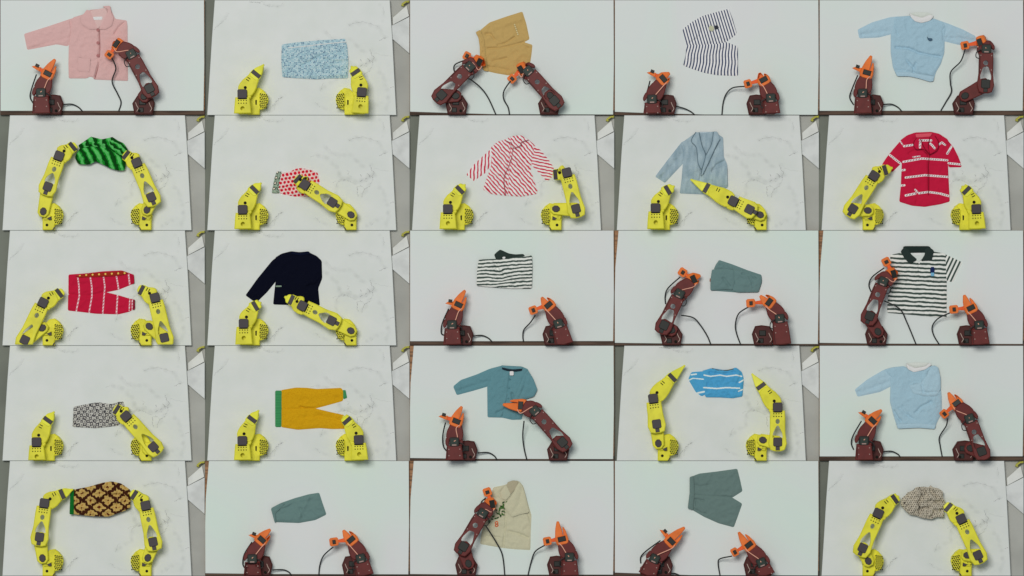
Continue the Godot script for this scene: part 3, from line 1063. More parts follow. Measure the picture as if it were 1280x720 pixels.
func station_10() -> void:
	var n := "green striped bundle"
	yellow_station(n)
	var t := garment("crumpled_shirt", "crumpled shirt with bold light and dark green diagonal stripes", "bundled shirt", 640, 240, 40.0)
	var c1 := rgb(12, 66, 24)
	var c2 := rgb(84, 164, 92)
	var c3 := rgb(34, 128, 46)
	var low := func(p: Vector2) -> Color:
		var u := p.x - 0.62 * p.y + 16.0 * sin(p.y * 0.02) + 10.0 * blotch.get_noise_2d(p.x, p.y)
		var f := fposmod(u / 58.0, 1.0)
		return c1 if f < 0.42 else (c3 if f < 0.56 else (c2 if f < 0.88 else c3))
	var top := func(p: Vector2) -> Color:
		var k := blotch.get_noise_2d(p.x * 1.2, p.y * 1.2)
		var u := p.x * 0.8 - p.y * (0.45 if p.x < 690.0 else 1.1) + 16.0 * k
		var f := fposmod(u / 44.0, 1.0)
		return c1 if f < 0.45 else (c3 if f < 0.62 else c2)
	panel(t, "body", [470, 265, 480, 240, 505, 205, 560, 185, 640, 190, 700, 200, 740, 230, 780, 270, 790, 300, 782, 345, 740, 347, 690, 332, 640, 306, 600, 290, 560, 310, 490, 306], low, {thick = 14, crumple = 9, freq = 1.5, creases = [[[500, 250, 600, 260, 690, 300], 6, 22]]})
	panel(t, "upper_fold", [492, 190, 530, 165, 572, 135, 640, 152, 708, 138, 740, 160, 776, 176, 806, 222, 782, 252, 740, 250, 690, 215, 640, 200, 560, 196, 505, 212], top, {base = 10, thick = 12, crumple = 12, freq = 1.8})
	strip(t, "neckline", [572, 138, 605, 150, 650, 154, 708, 140], 20, 3.2, cloth(34, 44, 34))
	arm("yellow", false, n, {s = p2(278, 600), e = p2(306, 455), w = p2(377, 258), g = p2(455, 203), t = p2(478, 184)})
	arm("yellow", true, n, {s = p2(925, 590), e = p2(955, 520), w = p2(862, 300), g = p2(800, 256), t = p2(780, 240)})

func station_11() -> void:
	var n := "red dotted bundle"
	yellow_station(n)
	var t := garment("dotted_shorts", "folded white cloth with red polka dots and a floral waistband", "bundled shorts", 580, 420)
	var dots := func(p: Vector2) -> Color:
		var q := (p + Vector2(blotch.get_noise_2d(p.x, p.y), blotch.get_noise_2d(p.y, p.x)) * 4.0).rotated(0.16)
		var j := floorf(q.y / 23.0)
		var u := q.x + (12.5 if int(j) % 2 else 0.0)
		var d := Vector2(fposmod(u, 25.0) - 12.5, fposmod(q.y, 23.0) - 11.5).length()
		return rgb(178, 30, 52) if d < 8.8 else rgb(212, 178, 176)
	var floral := func(p: Vector2) -> Color:
		var k := blotch.get_noise_2d(p.x * 5.0, p.y * 5.0)
		var d := Vector2(fposmod(p.x + p.y * 0.2, 30.0) - 15.0, fposmod(p.y, 34.0) - 17.0).length()
		if d < 6.0:
			return rgb(196, 190, 176)
		if d < 10.0 or k > 0.28:
			return rgb(34, 42, 38)
		return rgb(118, 138, 122) if k < 0.0 else rgb(160, 170, 156)
	panel(t, "body", [474, 362, 540, 350, 560, 338, 590, 330, 650, 338, 706, 360, 719, 420, 700, 460, 655, 510, 580, 511, 520, 502, 470, 490, 460, 430], dots, {thick = 11, crumple = 6, freq = 1.4, creases = [[[520, 400, 560, 430, 540, 470, 500, 450], -6, 9], [[560, 355, 600, 352, 660, 380], -5, 8]]})
	panel(t, "waistband", [450, 350, 485, 354, 474, 400, 466, 440, 468, 490, 418, 488, 427, 440, 434, 400], floral, {base = 3, thick = 8, crumple = 5, freq = 2.0})
	arm("yellow", false, n, {w = p2(242, 592), g = p2(315, 467), t = p2(358, 424)})
	arm("yellow", true, n, {s = p2(914, 622), e = p2(806, 550), w = p2(630, 437), g = p2(590, 406), t = p2(572, 390)})

func station_12() -> void:
	var n := "red and white striped shirt"
	yellow_station(n)
	var t := garment("striped_shirt", "white shirt with thin red diagonal stripes, both sleeves spread", "shirt", 640, 320)
	var red := rgb(170, 38, 62)
	var white := rgb(216, 200, 198)
	var wave := func(p: Vector2) -> float:
		return 4.0 * blotch.get_noise_2d(p.x, p.y) + 1.0 * blotch.get_noise_2d(p.x * 3.0, p.y * 3.0)
	var body := func(p: Vector2) -> Color:
		var k: float = wave.call(p) * 1.6
		return white.lerp(red, stripe((p.x * 0.74 - p.y * 0.67) + k + (9.0 if p.x > 630.0 + (p.y - 200) * -0.05 else 0.0), 19.5, 0.38, 0.12))
	var left := func(p: Vector2) -> Color:
		return white.lerp(red, stripe(p.x * 0.97 + p.y * 0.05 + wave.call(p), 21.0, 0.36, 0.12))
	var right := func(p: Vector2) -> Color:
		return white.lerp(red, stripe(p.y * 0.97 - p.x * 0.2 + wave.call(p), 19.0, 0.38, 0.12))
	panel(t, "sleeve", [354, 372, 400, 310, 470, 245, 515, 205, 520, 300, 470, 365, 430, 390, 405, 414], left)
	panel(t, "sleeve", [776, 185, 820, 220, 870, 280, 902, 330, 890, 388, 858, 414, 810, 362, 762, 312, 750, 250], right)
	panel(t, "body", [508, 202, 550, 165, 600, 152, 630, 135, 690, 126, 740, 150, 782, 187, 776, 260, 755, 330, 775, 400, 799, 470, 796, 492, 700, 509, 600, 503, 520, 496, 458, 465, 480, 400, 512, 310], body, {base = 2, thick = 8, crumple = 4.5, creases = [[[640, 200, 610, 330, 590, 400, 600, 500], -4, 6], [[520, 260, 545, 240], -4, 7], [[560, 380, 575, 400, 560, 450], -5, 8], [[755, 330, 690, 310, 640, 280], -5, 9], [[680, 380, 720, 350, 755, 345], -5, 8]]})
	panel(t, "collar", [600, 158, 642, 132, 692, 124, 745, 156, 702, 168, 692, 192, 650, 206, 640, 182], body, {base = 8, thick = 7, crumple = 4})
	strip(t, "placket_shade", [648, 204, 634, 280, 612, 340, 590, 400, 600, 502], 13, 2.2, cloth(140, 66, 76))  # front opening's shade drawn as a dark strip
	strip(t, "collar_shade", [602, 160, 642, 180, 652, 206, 690, 192, 702, 168, 744, 156], 21, 1.8, cloth(140, 66, 76))  # dark strip for the contact shade round the collar
	strip(t, "collar_shade", [640, 180, 660, 170, 690, 178, 700, 196], 15, 2.2, cloth(120, 40, 55))  # shade within the neck opening, put in as a darker strip
	arm("yellow", false, n, {w = p2(240, 588), g = p2(315, 468), t = p2(350, 434)})
	arm("yellow", true, n, {s = p2(916, 586), e = p2(1040, 592), w = p2(982, 362), g = p2(920, 372), t = p2(898, 374)})

func station_13() -> void:
	var n := "grey blue blazer"
	yellow_station(n)
	var t := garment("blazer", "faded grey blue blazer with open lapels and one sleeve spread", "blazer", 560, 300)
	var wash := func(p: Vector2) -> Color:
		var k := blotch.get_noise_2d(p.x * 1.1, p.y * 0.4) * 1.0 + 0.25 * blotch.get_noise_2d(p.x * 5.0, p.y * 5.0)
		return rgb(136, 153, 162).lerp(rgb(156, 172, 178) if k > 0.0 else rgb(116, 136, 146), clampf(absf(k), 0.0, 1.0))
	panel(t, "sleeve", [254, 384, 340, 270, 420, 168, 455, 152, 460, 240, 430, 302, 375, 360, 316, 424], wash, {creases = [[[290, 400, 360, 320, 425, 240], -3, 16], [[424, 180, 440, 240, 430, 300], -4, 7]]})
	panel(t, "body", [438, 160, 510, 108, 640, 102, 652, 122, 680, 140, 684, 260, 706, 310, 711, 450, 640, 485, 546, 495, 408, 489, 420, 400, 428, 300], wash, {base = 2, creases = [[[568, 250, 545, 330, 535, 400], -6, 7], [[690, 285, 640, 310, 610, 350], -6, 9], [[600, 330, 610, 400], 4, 14]]})
	panel(t, "lining", [528, 104, 620, 104, 614, 170, 570, 252, 546, 190], cloth(164, 178, 186), {base = 4, thick = 4, crumple = 1.5})
	panel(t, "lapel", [508, 106, 528, 108, 546, 190, 570, 252, 545, 340, 520, 300, 512, 205, 478, 160], wash, {base = 8, thick = 5, crumple = 2})
	panel(t, "lapel", [618, 102, 642, 102, 660, 150, 634, 196, 580, 310, 552, 372, 540, 380, 568, 252, 605, 180], wash, {base = 8, thick = 5, crumple = 2})
	for e in [[508, 106, 480, 160, 512, 205, 522, 300, 545, 342], [528, 106, 546, 190, 568, 252, 545, 342, 540, 380], [618, 104, 606, 180, 570, 252], [660, 150, 634, 196, 582, 310, 552, 372]]:
		strip(t, "lapel_shade", e, 22, 2.0, cloth(100, 118, 128))  # dark strips paint the contact shade where the lapels overlap
	panel(t, "pocket", [610, 345, 690, 318, 704, 330, 706, 440, 620, 450], wash, {base = 6, thick = 4, crumple = 1.5})
	button(t, 632, 160, 15, 6, cloth(206, 206, 196))
	arm("yellow", false, n, {w = p2(254, 582), g = p2(330, 470), t = p2(374, 444)})
	arm("yellow", true, n, {s = p2(905, 622), e = p2(846, 594), w = p2(740, 540), g = p2(574, 458), t = p2(474, 402)})

func station_14() -> void:
	var n := "red shirt with white lettered bands"
	yellow_station(n)
	var t := garment("banded_shirt", "crimson short sleeved shirt crossed by white lettered bands", "shirt", 660, 340)
	var paint := banded(rgb(168, 34, 62), rgb(220, 208, 206), rgb(120, 60, 70), [[[525, 292, 640, 271, 720, 276, 800, 282], 13], [[540, 390, 660, 375, 805, 386], 13], [[540, 502, 600, 490], 14], [[622, 488, 680, 480, 742, 488], 13], [[755, 490, 812, 506], 14], [[442, 250, 505, 300], 14], [[808, 300, 884, 308], 13], [[530, 194, 582, 186], 13], [[628, 157, 698, 158], 14], [[630, 172, 628, 202], 14], [[694, 178, 720, 206], 14], [[750, 182, 766, 170, 786, 186], 12], [[800, 240, 826, 196], 14], [[512, 345, 534, 342], 13], [[510, 440, 532, 438], 13], [[600, 466, 612, 480], 12], [[586, 262, 628, 256], 8], [[508, 166, 520, 184], 8]])
	panel(t, "sleeve", [515, 152, 460, 215, 420, 265, 391, 310, 456, 357, 512, 302, 540, 240], paint, {})
	panel(t, "sleeve", [795, 148, 840, 200, 870, 260, 891, 316, 885, 326, 810, 326, 790, 250], paint, {})
	panel(t, "body", [508, 156, 550, 125, 600, 108, 700, 104, 750, 116, 802, 150, 822, 190, 803, 260, 808, 380, 816, 540, 760, 556, 660, 573, 580, 566, 500, 541, 510, 440, 516, 300, 505, 210], paint, {base = 2, thick = 8, creases = [[[640, 200, 682, 250, 680, 330, 684, 490], -5, 6], [[560, 240, 610, 215, 640, 205], -5, 9], [[600, 440, 612, 500, 606, 560], -3, 10], [[520, 360, 530, 430], -5, 8]]})
	strip(t, "placket_shade", [690, 246, 682, 320, 684, 400, 682, 500], 13, 2.2, cloth(120, 24, 44))  # dark strip standing for the shade where the fronts overlap
	for e in [[606, 142, 588, 178, 604, 214, 650, 214, 690, 248], [722, 130, 744, 170, 736, 220, 690, 248], [632, 150, 652, 200, 690, 246], [690, 140, 680, 190, 690, 246]]:
		strip(t, "collar_shade", e, 24, 2.0, cloth(120, 24, 44))  # contact shade at the collar, laid in as dark strips
	panel(t, "neck_lining", [600, 118, 705, 112, 694, 134, 606, 140], cloth(196, 84, 98), {base = 7, thick = 4, crumple = 1})
	panel(t, "collar", [606, 140, 632, 148, 650, 200, 690, 250, 640, 214, 600, 214, 585, 190, 590, 150], paint, {base = 9, thick = 5, crumple = 2})
	panel(t, "collar", [692, 136, 720, 126, 740, 160, 745, 200, 720, 228, 688, 246, 672, 214, 690, 180], paint, {base = 9, thick = 5, crumple = 2})
	arm("yellow", false, n, {s = p2(296, 596), e = p2(200, 592), w = p2(335, 382), g = p2(402, 346), t = p2(456, 330)})
	arm("yellow", true, n, {w = p2(972, 588), k = p2(978, 712), g = p2(912, 472), t = p2(884, 444)})

func station_20() -> void:
	var n := "red trousers with white bands"
	yellow_station(n)
	var t := garment("banded_trousers", "crimson trousers with white cross bands lying sideways", "trousers", 640, 390)
	var paint := banded(rgb(168, 32, 60), rgb(204, 184, 188), rgb(168, 32, 60), [[[486, 285, 494, 350, 496, 410, 476, 512], 8.5], [[564, 285, 574, 350, 574, 420, 556, 520], 8.5], [[646, 280, 656, 350, 650, 420, 642, 528], 8.5], [[726, 275, 736, 330, 742, 372], 9], [[736, 400, 732, 460, 728, 526], 9], [[804, 275, 812, 345], 9], [[812, 428, 808, 500], 7], [[828, 428, 826, 500], 7]])
	var edge := func(p: Vector2) -> Color:
		return rgb(200, 176, 90) if Vector2(fposmod(p.x, 40.0) - 20.0, p.y - 282.0 + (p.x - 470.0) * 0.05).length() < 6.0 else rgb(138, 44, 34)
	panel(t, "leg", [428, 276, 540, 268, 640, 256, 762, 250, 812, 268, 838, 277, 841, 330, 815, 342, 740, 372, 660, 388, 560, 412, 427, 400], paint, {creases = [[[540, 412, 600, 400, 650, 384], -6, 8], [[440, 300, 560, 320, 700, 310], 2, 20]]})
	panel(t, "leg", [426, 398, 560, 408, 655, 384, 740, 405, 806, 425, 843, 433, 843, 493, 800, 511, 740, 525, 600, 521, 500, 509, 424, 501], paint, {base = 1, creases = [[[545, 415, 580, 405, 640, 392], -5, 8]]})
	panel(t, "lining", [470, 284, 560, 268, 660, 262, 770, 254, 806, 268, 740, 284, 620, 290, 490, 295], edge, {base = 6, thick = 4, crumple = 2})
	panel(t, "cuff", [816, 274, 836, 276, 841, 330, 824, 336], cloth(160, 28, 56), {base = 6, thick = 4, freq = 3})
	panel(t, "cuff", [834, 432, 844, 434, 844, 492, 832, 498], cloth(120, 28, 50), {base = 6, thick = 4, freq = 3})
	arm("yellow", false, n, {s = p2(270, 610), e = p2(162, 690), w = p2(277, 452), g = p2(372, 396), t = p2(398, 376)})
	arm("yellow", true, n, {s = p2(940, 600), e = p2(1036, 676), w = p2(975, 422), g = p2(896, 376), t = p2(868, 362)})

func station_21() -> void:
	var n := "navy sweater"
	yellow_station(n)
	var t := garment("navy_sweater", "very dark navy sweater with one sleeve spread and a pale tag", "sweater", 570, 300)
	var m := cloth(9, 14, 34)
	panel(t, "sleeve", [254, 406, 330, 300, 420, 190, 470, 150, 480, 250, 442, 322, 390, 386, 320, 454], m, {})
	panel(t, "body", [440, 170, 480, 145, 540, 130, 590, 136, 640, 132, 700, 160, 731, 190, 734, 300, 709, 362, 719, 470, 640, 472, 520, 466, 427, 463, 434, 390, 442, 322], m, {base = 2, creases = [[[440, 200, 450, 260, 440, 320], -5, 7], [[734, 300, 690, 340, 640, 350], -6, 10]]})
	panel(t, "collar", [545, 132, 590, 138, 648, 130, 664, 146, 600, 158, 540, 148], cloth(12, 20, 42), {base = 8, thick = 5, crumple = 1})
	panel(t, "tag", [443, 345, 480, 344, 481, 353, 443, 354], cloth(120, 138, 122), {base = 8, thick = 2, crumple = 0, soft = 3})
	arm("yellow", false, n, {w = p2(248, 582), g = p2(320, 472), t = p2(357, 450)})
	arm("yellow", true, n, {s = p2(913, 625), e = p2(802, 566), w = p2(615, 472), g = p2(548, 436), t = p2(500, 414)})

func station_22() -> void:
	var n := "folded black and white striped polo"
	red_station(n, FULL, [3, 693, 1272, 692])
	var t := garment("folded_polo", "striped polo shirt folded to a rectangle, dark collar sticking out on top", "folded polo shirt", 595, 260)
	var paint := func(p: Vector2) -> Color:
		var dent := 14.0 * exp(-pow((p.x - 560.0) / 45.0, 2.0)) * smoothstep(190.0, 290.0, p.y) * (1.0 - smoothstep(300, 350, p.y))
		return rgb(198, 202, 195).lerp(rgb(64, 76, 72), stripe(p.y + 0.07 * (p.x - 430.0) - dent + 6.0 * blotch.get_noise_2d(p.x * 0.7, p.y * 0.7), 22.0, 0.45, 0.08))
	panel(t, "collar", [528, 152, 545, 135, 566, 119, 620, 144, 660, 150, 710, 147, 722, 160, 700, 190, 545, 195], cloth(48, 58, 55), {base = 0, thick = 12, crumple = 3})
	panel(t, "lower_layer", [432, 182, 530, 178, 760, 172, 768, 330, 756, 366, 640, 362, 424, 348], paint, {thick = 6})
	panel(t, "body", [432, 182, 520, 180, 560, 186, 640, 170, 764, 155, 768, 225, 763, 362, 640, 363, 560, 358, 419, 346, 422, 250], paint, {base = 5, thick = 10, crumple = 5, creases = [[[530, 192, 548, 240, 575, 270, 660, 320], -7, 10], [[620, 355, 690, 325, 760, 300], -4, 9]]})
	panel(t, "label", [580, 166, 598, 164, 598, 176, 582, 178], cloth(205, 205, 198), {base = 14, thick = 2, crumple = 0, soft = 3})
	arm("red", false, n, {w = p2(266, 590), g = p2(308, 462), t = p2(348, 376), c = p2(250, 454), cw = 14, cables = [[245, 490, 205, 580, 198, 640, 215, 655], [395, 660, 450, 656, 490, 672, 515, 695]]})
	arm("red", true, n, {w = p2(930, 584), k = p2(968, 712), g = p2(866, 464), t = p2(826, 418), c = p2(772, 498), cw = 26, cables = [[785, 530, 755, 575, 715, 620, 708, 660, 712, 695]]})

func station_23() -> void:
	var n := "folded grey shorts with a raised seam"
	red_station(n, WORN, [3, 703, 400, 708, 1272, 710])
	var t := garment("folded_shorts", "slate grey shorts folded to a wedge with a raised seam across", "folded shorts", 760, 300)
	var m := cloth(98, 122, 122)
	panel(t, "lower_layer", [652, 184, 740, 213, 830, 248, 920, 278, 924, 322, 902, 389, 770, 389, 600, 376, 604, 300], m, {thick = 5})
	panel(t, "body", [610, 244, 700, 240, 750, 250, 750, 340, 738, 372, 690, 368, 600, 376, 600, 310], m, {base = 5, thick = 9, crumple = 4, creases = [[[680, 300, 720, 350], -4, 10]]})
	panel(t, "leg", [744, 248, 800, 250, 870, 275, 918, 286, 920, 322, 900, 386, 770, 388, 738, 374, 752, 330], m, {base = 5, thick = 9, crumple = 4.5, creases = [[[800, 270, 850, 275, 880, 300], -5, 8], [[840, 290, 862, 330, 866, 360], -4, 8]]})
	panel(t, "waistband", [655, 186, 740, 216, 752, 250, 620, 244, 636, 210], m, {base = 4, thick = 7, freq = 2.5})
	panel(t, "tag", [596, 300, 606, 300, 604, 322, 594, 320], cloth(150, 110, 96), {base = 3, thick = 2, crumple = 0, soft = 3})
	arm("red", false, n, {dx = 25, s = p2(352, 620), e = p2(305, 598), w = p2(402, 398), g = p2(490, 306), t = p2(536, 284), c = p2(424, 262), cw = 26, cables = [[408, 292, 335, 360, 317, 410, 320, 460], [415, 530, 490, 545, 535, 590, 580, 660, 603, 715]]})
	arm("red", true, n, {dx = 28, w = p2(1028, 552), k = p2(1044, 712), g = p2(960, 446), t = p2(908, 408), c = p2(848, 454), cw = 28, cables = [[835, 478, 775, 520, 755, 590, 765, 650, 790, 716]]})

func station_24() -> void:
	var n := "spread striped polo shirt"
	red_station(n, WORN, [3, 703, 400, 708, 1272, 710])
	var t := garment("polo_shirt", "spread striped polo shirt with dark collar and a blue emblem", "polo shirt", 640, 330)
	var ink := rgb(62, 74, 70)
	var white := rgb(199, 203, 196)
	var paint := func(p: Vector2) -> Color:
		return white.lerp(ink, stripe(p.y - 0.05 * (p.x - 430.0) + 5.0 * blotch.get_noise_2d(p.x * 0.6, p.y * 0.6), 26.5, 0.46, 0.08))
	var slv := func(p: Vector2) -> Color:
		return white.lerp(ink, stripe(p.x * 0.9 + p.y * 0.43, 24.0, 0.46, 0.08))
	panel(t, "sleeve", [785, 148, 896, 200, 836, 326, 792, 312], slv, {})
	panel(t, "sleeve", [445, 155, 500, 160, 505, 260, 480, 300, 440, 230], paint, {})
	panel(t, "body", [440, 155, 515, 138, 600, 130, 700, 130, 790, 146, 797, 300, 796, 548, 700, 540, 600, 530, 424, 515, 430, 400, 470, 320, 490, 265], paint, {base = 2, thick = 8, creases = [[[470, 325, 560, 325, 620, 318, 690, 320, 790, 318], -6, 8], [[490, 265, 540, 300, 570, 330], -5, 8], [[622, 210, 628, 280], -4, 6]]})
	panel(t, "neck_lining", [558, 136, 665, 136, 655, 168, 620, 198, 580, 165], cloth(188, 194, 190), {base = 6, thick = 4, crumple = 1})
	panel(t, "collar_back", [522, 104, 536, 98, 680, 98, 694, 104, 676, 140, 548, 142], cloth(40, 50, 48), {base = 8, thick = 6, crumple = 1})
	panel(t, "collar", [508, 132, 534, 100, 562, 118, 572, 148, 612, 182, 566, 212, 530, 172], cloth(46, 56, 54), {base = 10, thick = 6, crumple = 1.5})
	panel(t, "collar", [682, 100, 716, 126, 702, 188, 634, 192, 660, 148, 654, 118], cloth(46, 56, 54), {base = 10, thick = 6, crumple = 1.5})
	panel(t, "neck_label", [588, 142, 640, 142, 638, 154, 590, 154], cloth(206, 208, 204), {base = 10, thick = 2, crumple = 0, soft = 3})
	button(t, 624, 202, 14, 6, cloth(205, 206, 200))
	panel(t, "emblem", [698, 228, 716, 228, 721, 246, 718, 264, 694, 264, 692, 246], cloth(34, 46, 84), {base = 10, thick = 3, crumple = 0, soft = 3})
	panel(t, "emblem_base", [696, 264, 718, 264, 717, 286, 697, 286], cloth(110, 160, 188), {base = 10, thick = 3, crumple = 0, soft = 3})
	arm("red", false, n, {dx = 25, s = p2(360, 630), e = p2(306, 540), w = p2(392, 322), g = p2(456, 274), t = p2(490, 264), c = p2(414, 196), cw = 26, cables = [[400, 235, 330, 290, 310, 340, 325, 385], [400, 440, 500, 490, 545, 570, 605, 712]]})
	arm("red", true, n, {dx = 28, w = p2(990, 592), k = p2(1000, 712), g = p2(938, 482), t = p2(900, 404), c = p2(834, 493), cw = 28, cables = [[810, 515, 740, 550, 705, 600, 715, 655, 752, 716]]})

func station_30() -> void:
	var n := "grey checked folded cloth"
	yellow_station(n)
	var t := garment("folded_cloth", "grey cloth with small black squares folded to a rectangle", "folded cloth", 600, 440)
	var paint := func(p: Vector2) -> Color:
		var q := p + Vector2(blotch.get_noise_2d(p.x, p.y), blotch.get_noise_2d(p.y, p.x)) * 10.0 + Vector2(0, (p.x - 600.0) * (p.x - 600.0) * -0.0006)
		var i := int(floor(q.x / 20.0))
		var j := int(floor(q.y / 20.0))
		var f := Vector2(absf(fposmod(q.x, 20.0) - 10.0), absf(fposmod(q.y, 20.0) - 10.0))
		var d := maxf(f.x, f.y)
		if (i + j) % 2 == 0:
			return rgb(62, 62, 66) if d > 4.5 else rgb(160, 158, 152)
		return rgb(166, 165, 160) if d > 3.0 else rgb(92, 92, 92)
	panel(t, "lower_layer", [460, 382, 540, 366, 610, 354, 700, 366, 740, 352, 770, 349, 780, 376, 745, 500, 458, 508], paint, {thick = 5})
	panel(t, "upper_layer", [460, 388, 540, 372, 610, 358, 705, 368, 735, 400, 738, 500, 690, 506, 600, 516, 454, 508], paint, {base = 4, thick = 8, crumple = 3.5, creases = [[[500, 470, 530, 480, 560, 470], -5, 8]]})
	arm("yellow", false, n, {w = p2(238, 600), g = p2(308, 464), t = p2(347, 410)})
	arm("yellow", true, n, {s = p2(935, 640), e = p2(970, 634), w = p2(795, 440), g = p2(742, 402), t = p2(720, 388)})

func station_31() -> void:
	var n := "mustard trousers with green waistband"
	yellow_station(n)
	var t := garment("trousers", "mustard yellow trousers with green waistband and green cuff", "trousers", 660, 395)
	var m := func(p: Vector2) -> Color:
		var k := blotch.get_noise_2d(p.x * 6.0, p.y * 6.0)
		return rgb(182, 142, 26).lerp(rgb(168, 120, 16), clampf(k * 1.6, 0.0, 0.8))
	var ribs := func(p: Vector2) -> Color:
		return rgb(66, 132, 88).lerp(rgb(54, 116, 76), stripe(p.y, 10.0, 0.5))
	panel(t, "leg", [476, 278, 570, 262, 640, 264, 700, 271, 852, 264, 868, 286, 864, 346, 780, 370, 690, 394, 600, 398, 478, 398], m, {thick = 9, crumple = 4, creases = [[[598, 382, 630, 392, 692, 392], -8, 7], [[520, 300, 640, 310, 820, 300], 2, 20]]})
	panel(t, "leg", [478, 394, 600, 392, 690, 392, 780, 414, 872, 434, 884, 470, 876, 520, 800, 522, 720, 516, 580, 526, 478, 510], m, {base = 1, thick = 9, crumple = 4, creases = [[[640, 440, 740, 440, 860, 470], -3, 16]]})
	panel(t, "waistband", [440, 281, 483, 281, 481, 400, 479, 509, 440, 509], ribs, {base = 3, thick = 8, crumple = 1.5})
	panel(t, "cuff", [862, 278, 880, 278, 884, 300, 890, 326, 866, 336], ribs, {base = 3, thick = 6, crumple = 1.5})
	arm("yellow", false, n, {w = p2(240, 592), g = p2(300, 458), t = p2(342, 402)})
	arm("yellow", true, n, {w = p2(965, 586), k = p2(970, 712), g = p2(892, 468), t = p2(866, 438)})

func station_32() -> void:
	var n := "teal cardigan"
	red_station(n, WORN, [3, 703, 400, 708, 1272, 710])
	var t := garment("cardigan", "teal cardigan with dark neck band, one sleeve spread, the other folded over", "cardigan", 600, 300)
	var m := cloth(94, 132, 140)
	panel(t, "sleeve", [272, 255, 320, 215, 420, 180, 505, 143, 530, 180, 488, 256, 400, 282, 295, 310], m, {creases = [[[300, 285, 400, 250, 480, 225], -4, 14], [[318, 215, 335, 296], -3, 6]]})
	panel(t, "body", [500, 145, 580, 124, 700, 130, 742, 148, 745, 250, 720, 340, 702, 462, 640, 464, 580, 450, 487, 448, 486, 350, 485, 256], m, {base = 2, creases = [[[626, 180, 618, 260, 610, 330, 580, 445], -4, 6], [[640, 300, 650, 350], -5, 8], [[490, 160, 500, 210, 486, 258], -4, 7], [[545, 420, 590, 400], -4, 8]]})
	panel(t, "folded_sleeve", [738, 150, 772, 205, 799, 275, 778, 318, 720, 336, 645, 348, 680, 265, 712, 190], m, {base = 7, thick = 8, creases = [[[730, 180, 720, 250, 690, 320], -4, 10]]})
	panel(t, "neck_band", [578, 134, 612, 146, 660, 150, 704, 144, 702, 156, 660, 162, 610, 158, 578, 148], cloth(38, 46, 54), {base = 8, thick = 3, crumple = 0.6, soft = 4})
	panel(t, "collar", [574, 122, 640, 132, 702, 130, 706, 144, 640, 148, 576, 136], m, {base = 9, thick = 5, crumple = 1})
	panel(t, "label", [625, 160, 650, 160, 650, 186, 626, 186], cloth(206, 210, 208), {base = 9, thick = 2, crumple = 0, soft = 3})
	for y in [210, 265, 330]:
		button(t, 626 - (y - 210) * 0.08, y, 11, 5, cloth(80, 118, 126))
	arm("red", false, n, {dx = 25, w = p2(280, 600), g = p2(294, 468), t = p2(328, 380), c = p2(208, 442), cw = 16, cables = [[225, 480, 208, 560, 212, 630, 245, 672], [425, 670, 490, 668, 530, 690, 545, 714]]})
	arm("red", true, n, {dx = 28, e = p2(958, 605), w = p2(784, 408), g = p2(694, 372), t = p2(584, 366), cables = [[715, 470, 707, 560, 715, 640, 733, 714]]})

func station_33() -> void:
	var n := "blue bundle with white bands"
	yellow_station(n)
	var t := garment("bundled_top", "bright blue top with white bands folded into a bundle", "bundled top", 640, 240)
	var paint := banded(rgb(74, 142, 180), rgb(190, 206, 214), Color(0, 0, 0, 0), [[[560, 184, 600, 192, 660, 184, 700, 192, 760, 184, 795, 192], 8], [[558, 262, 640, 268, 700, 262, 782, 266], 9], [[466, 216, 490, 204, 556, 210], 7], [[520, 296, 560, 288], 11], [[480, 182, 512, 178], 9], [[775, 285, 800, 275], 9], [[780, 230, 806, 215], 9]])
	panel(t, "lower_layer", [461, 210, 480, 166, 560, 160, 580, 300, 545, 318, 508, 290], paint, {thick = 10, crumple = 5})
	panel(t, "body", [548, 158, 610, 140, 680, 152, 720, 150, 760, 136, 797, 165, 809, 210, 800, 318, 740, 329, 660, 324, 570, 323, 552, 270], paint, {base = 4, thick = 13, crumple = 7, freq = 1.3, creases = [[[600, 170, 680, 178, 750, 165], -5, 10], [[690, 210, 760, 240], -4, 14], [[790, 180, 770, 230, 790, 290], -4, 9]]})
	strip(t, "neckline", [610, 143, 640, 152, 690, 156, 745, 146], 14, 2.8, cloth(90, 84, 62))
	arm("yellow", false, n, {s = p2(272, 606), e = p2(262, 494), w = p2(240, 330), g = p2(358, 200), t = p2(440, 122)})
	arm("yellow", true, n, {s = p2(926, 588), e = p2(1015, 606), w = p2(1015, 384), g = p2(914, 254), t = p2(856, 174)})

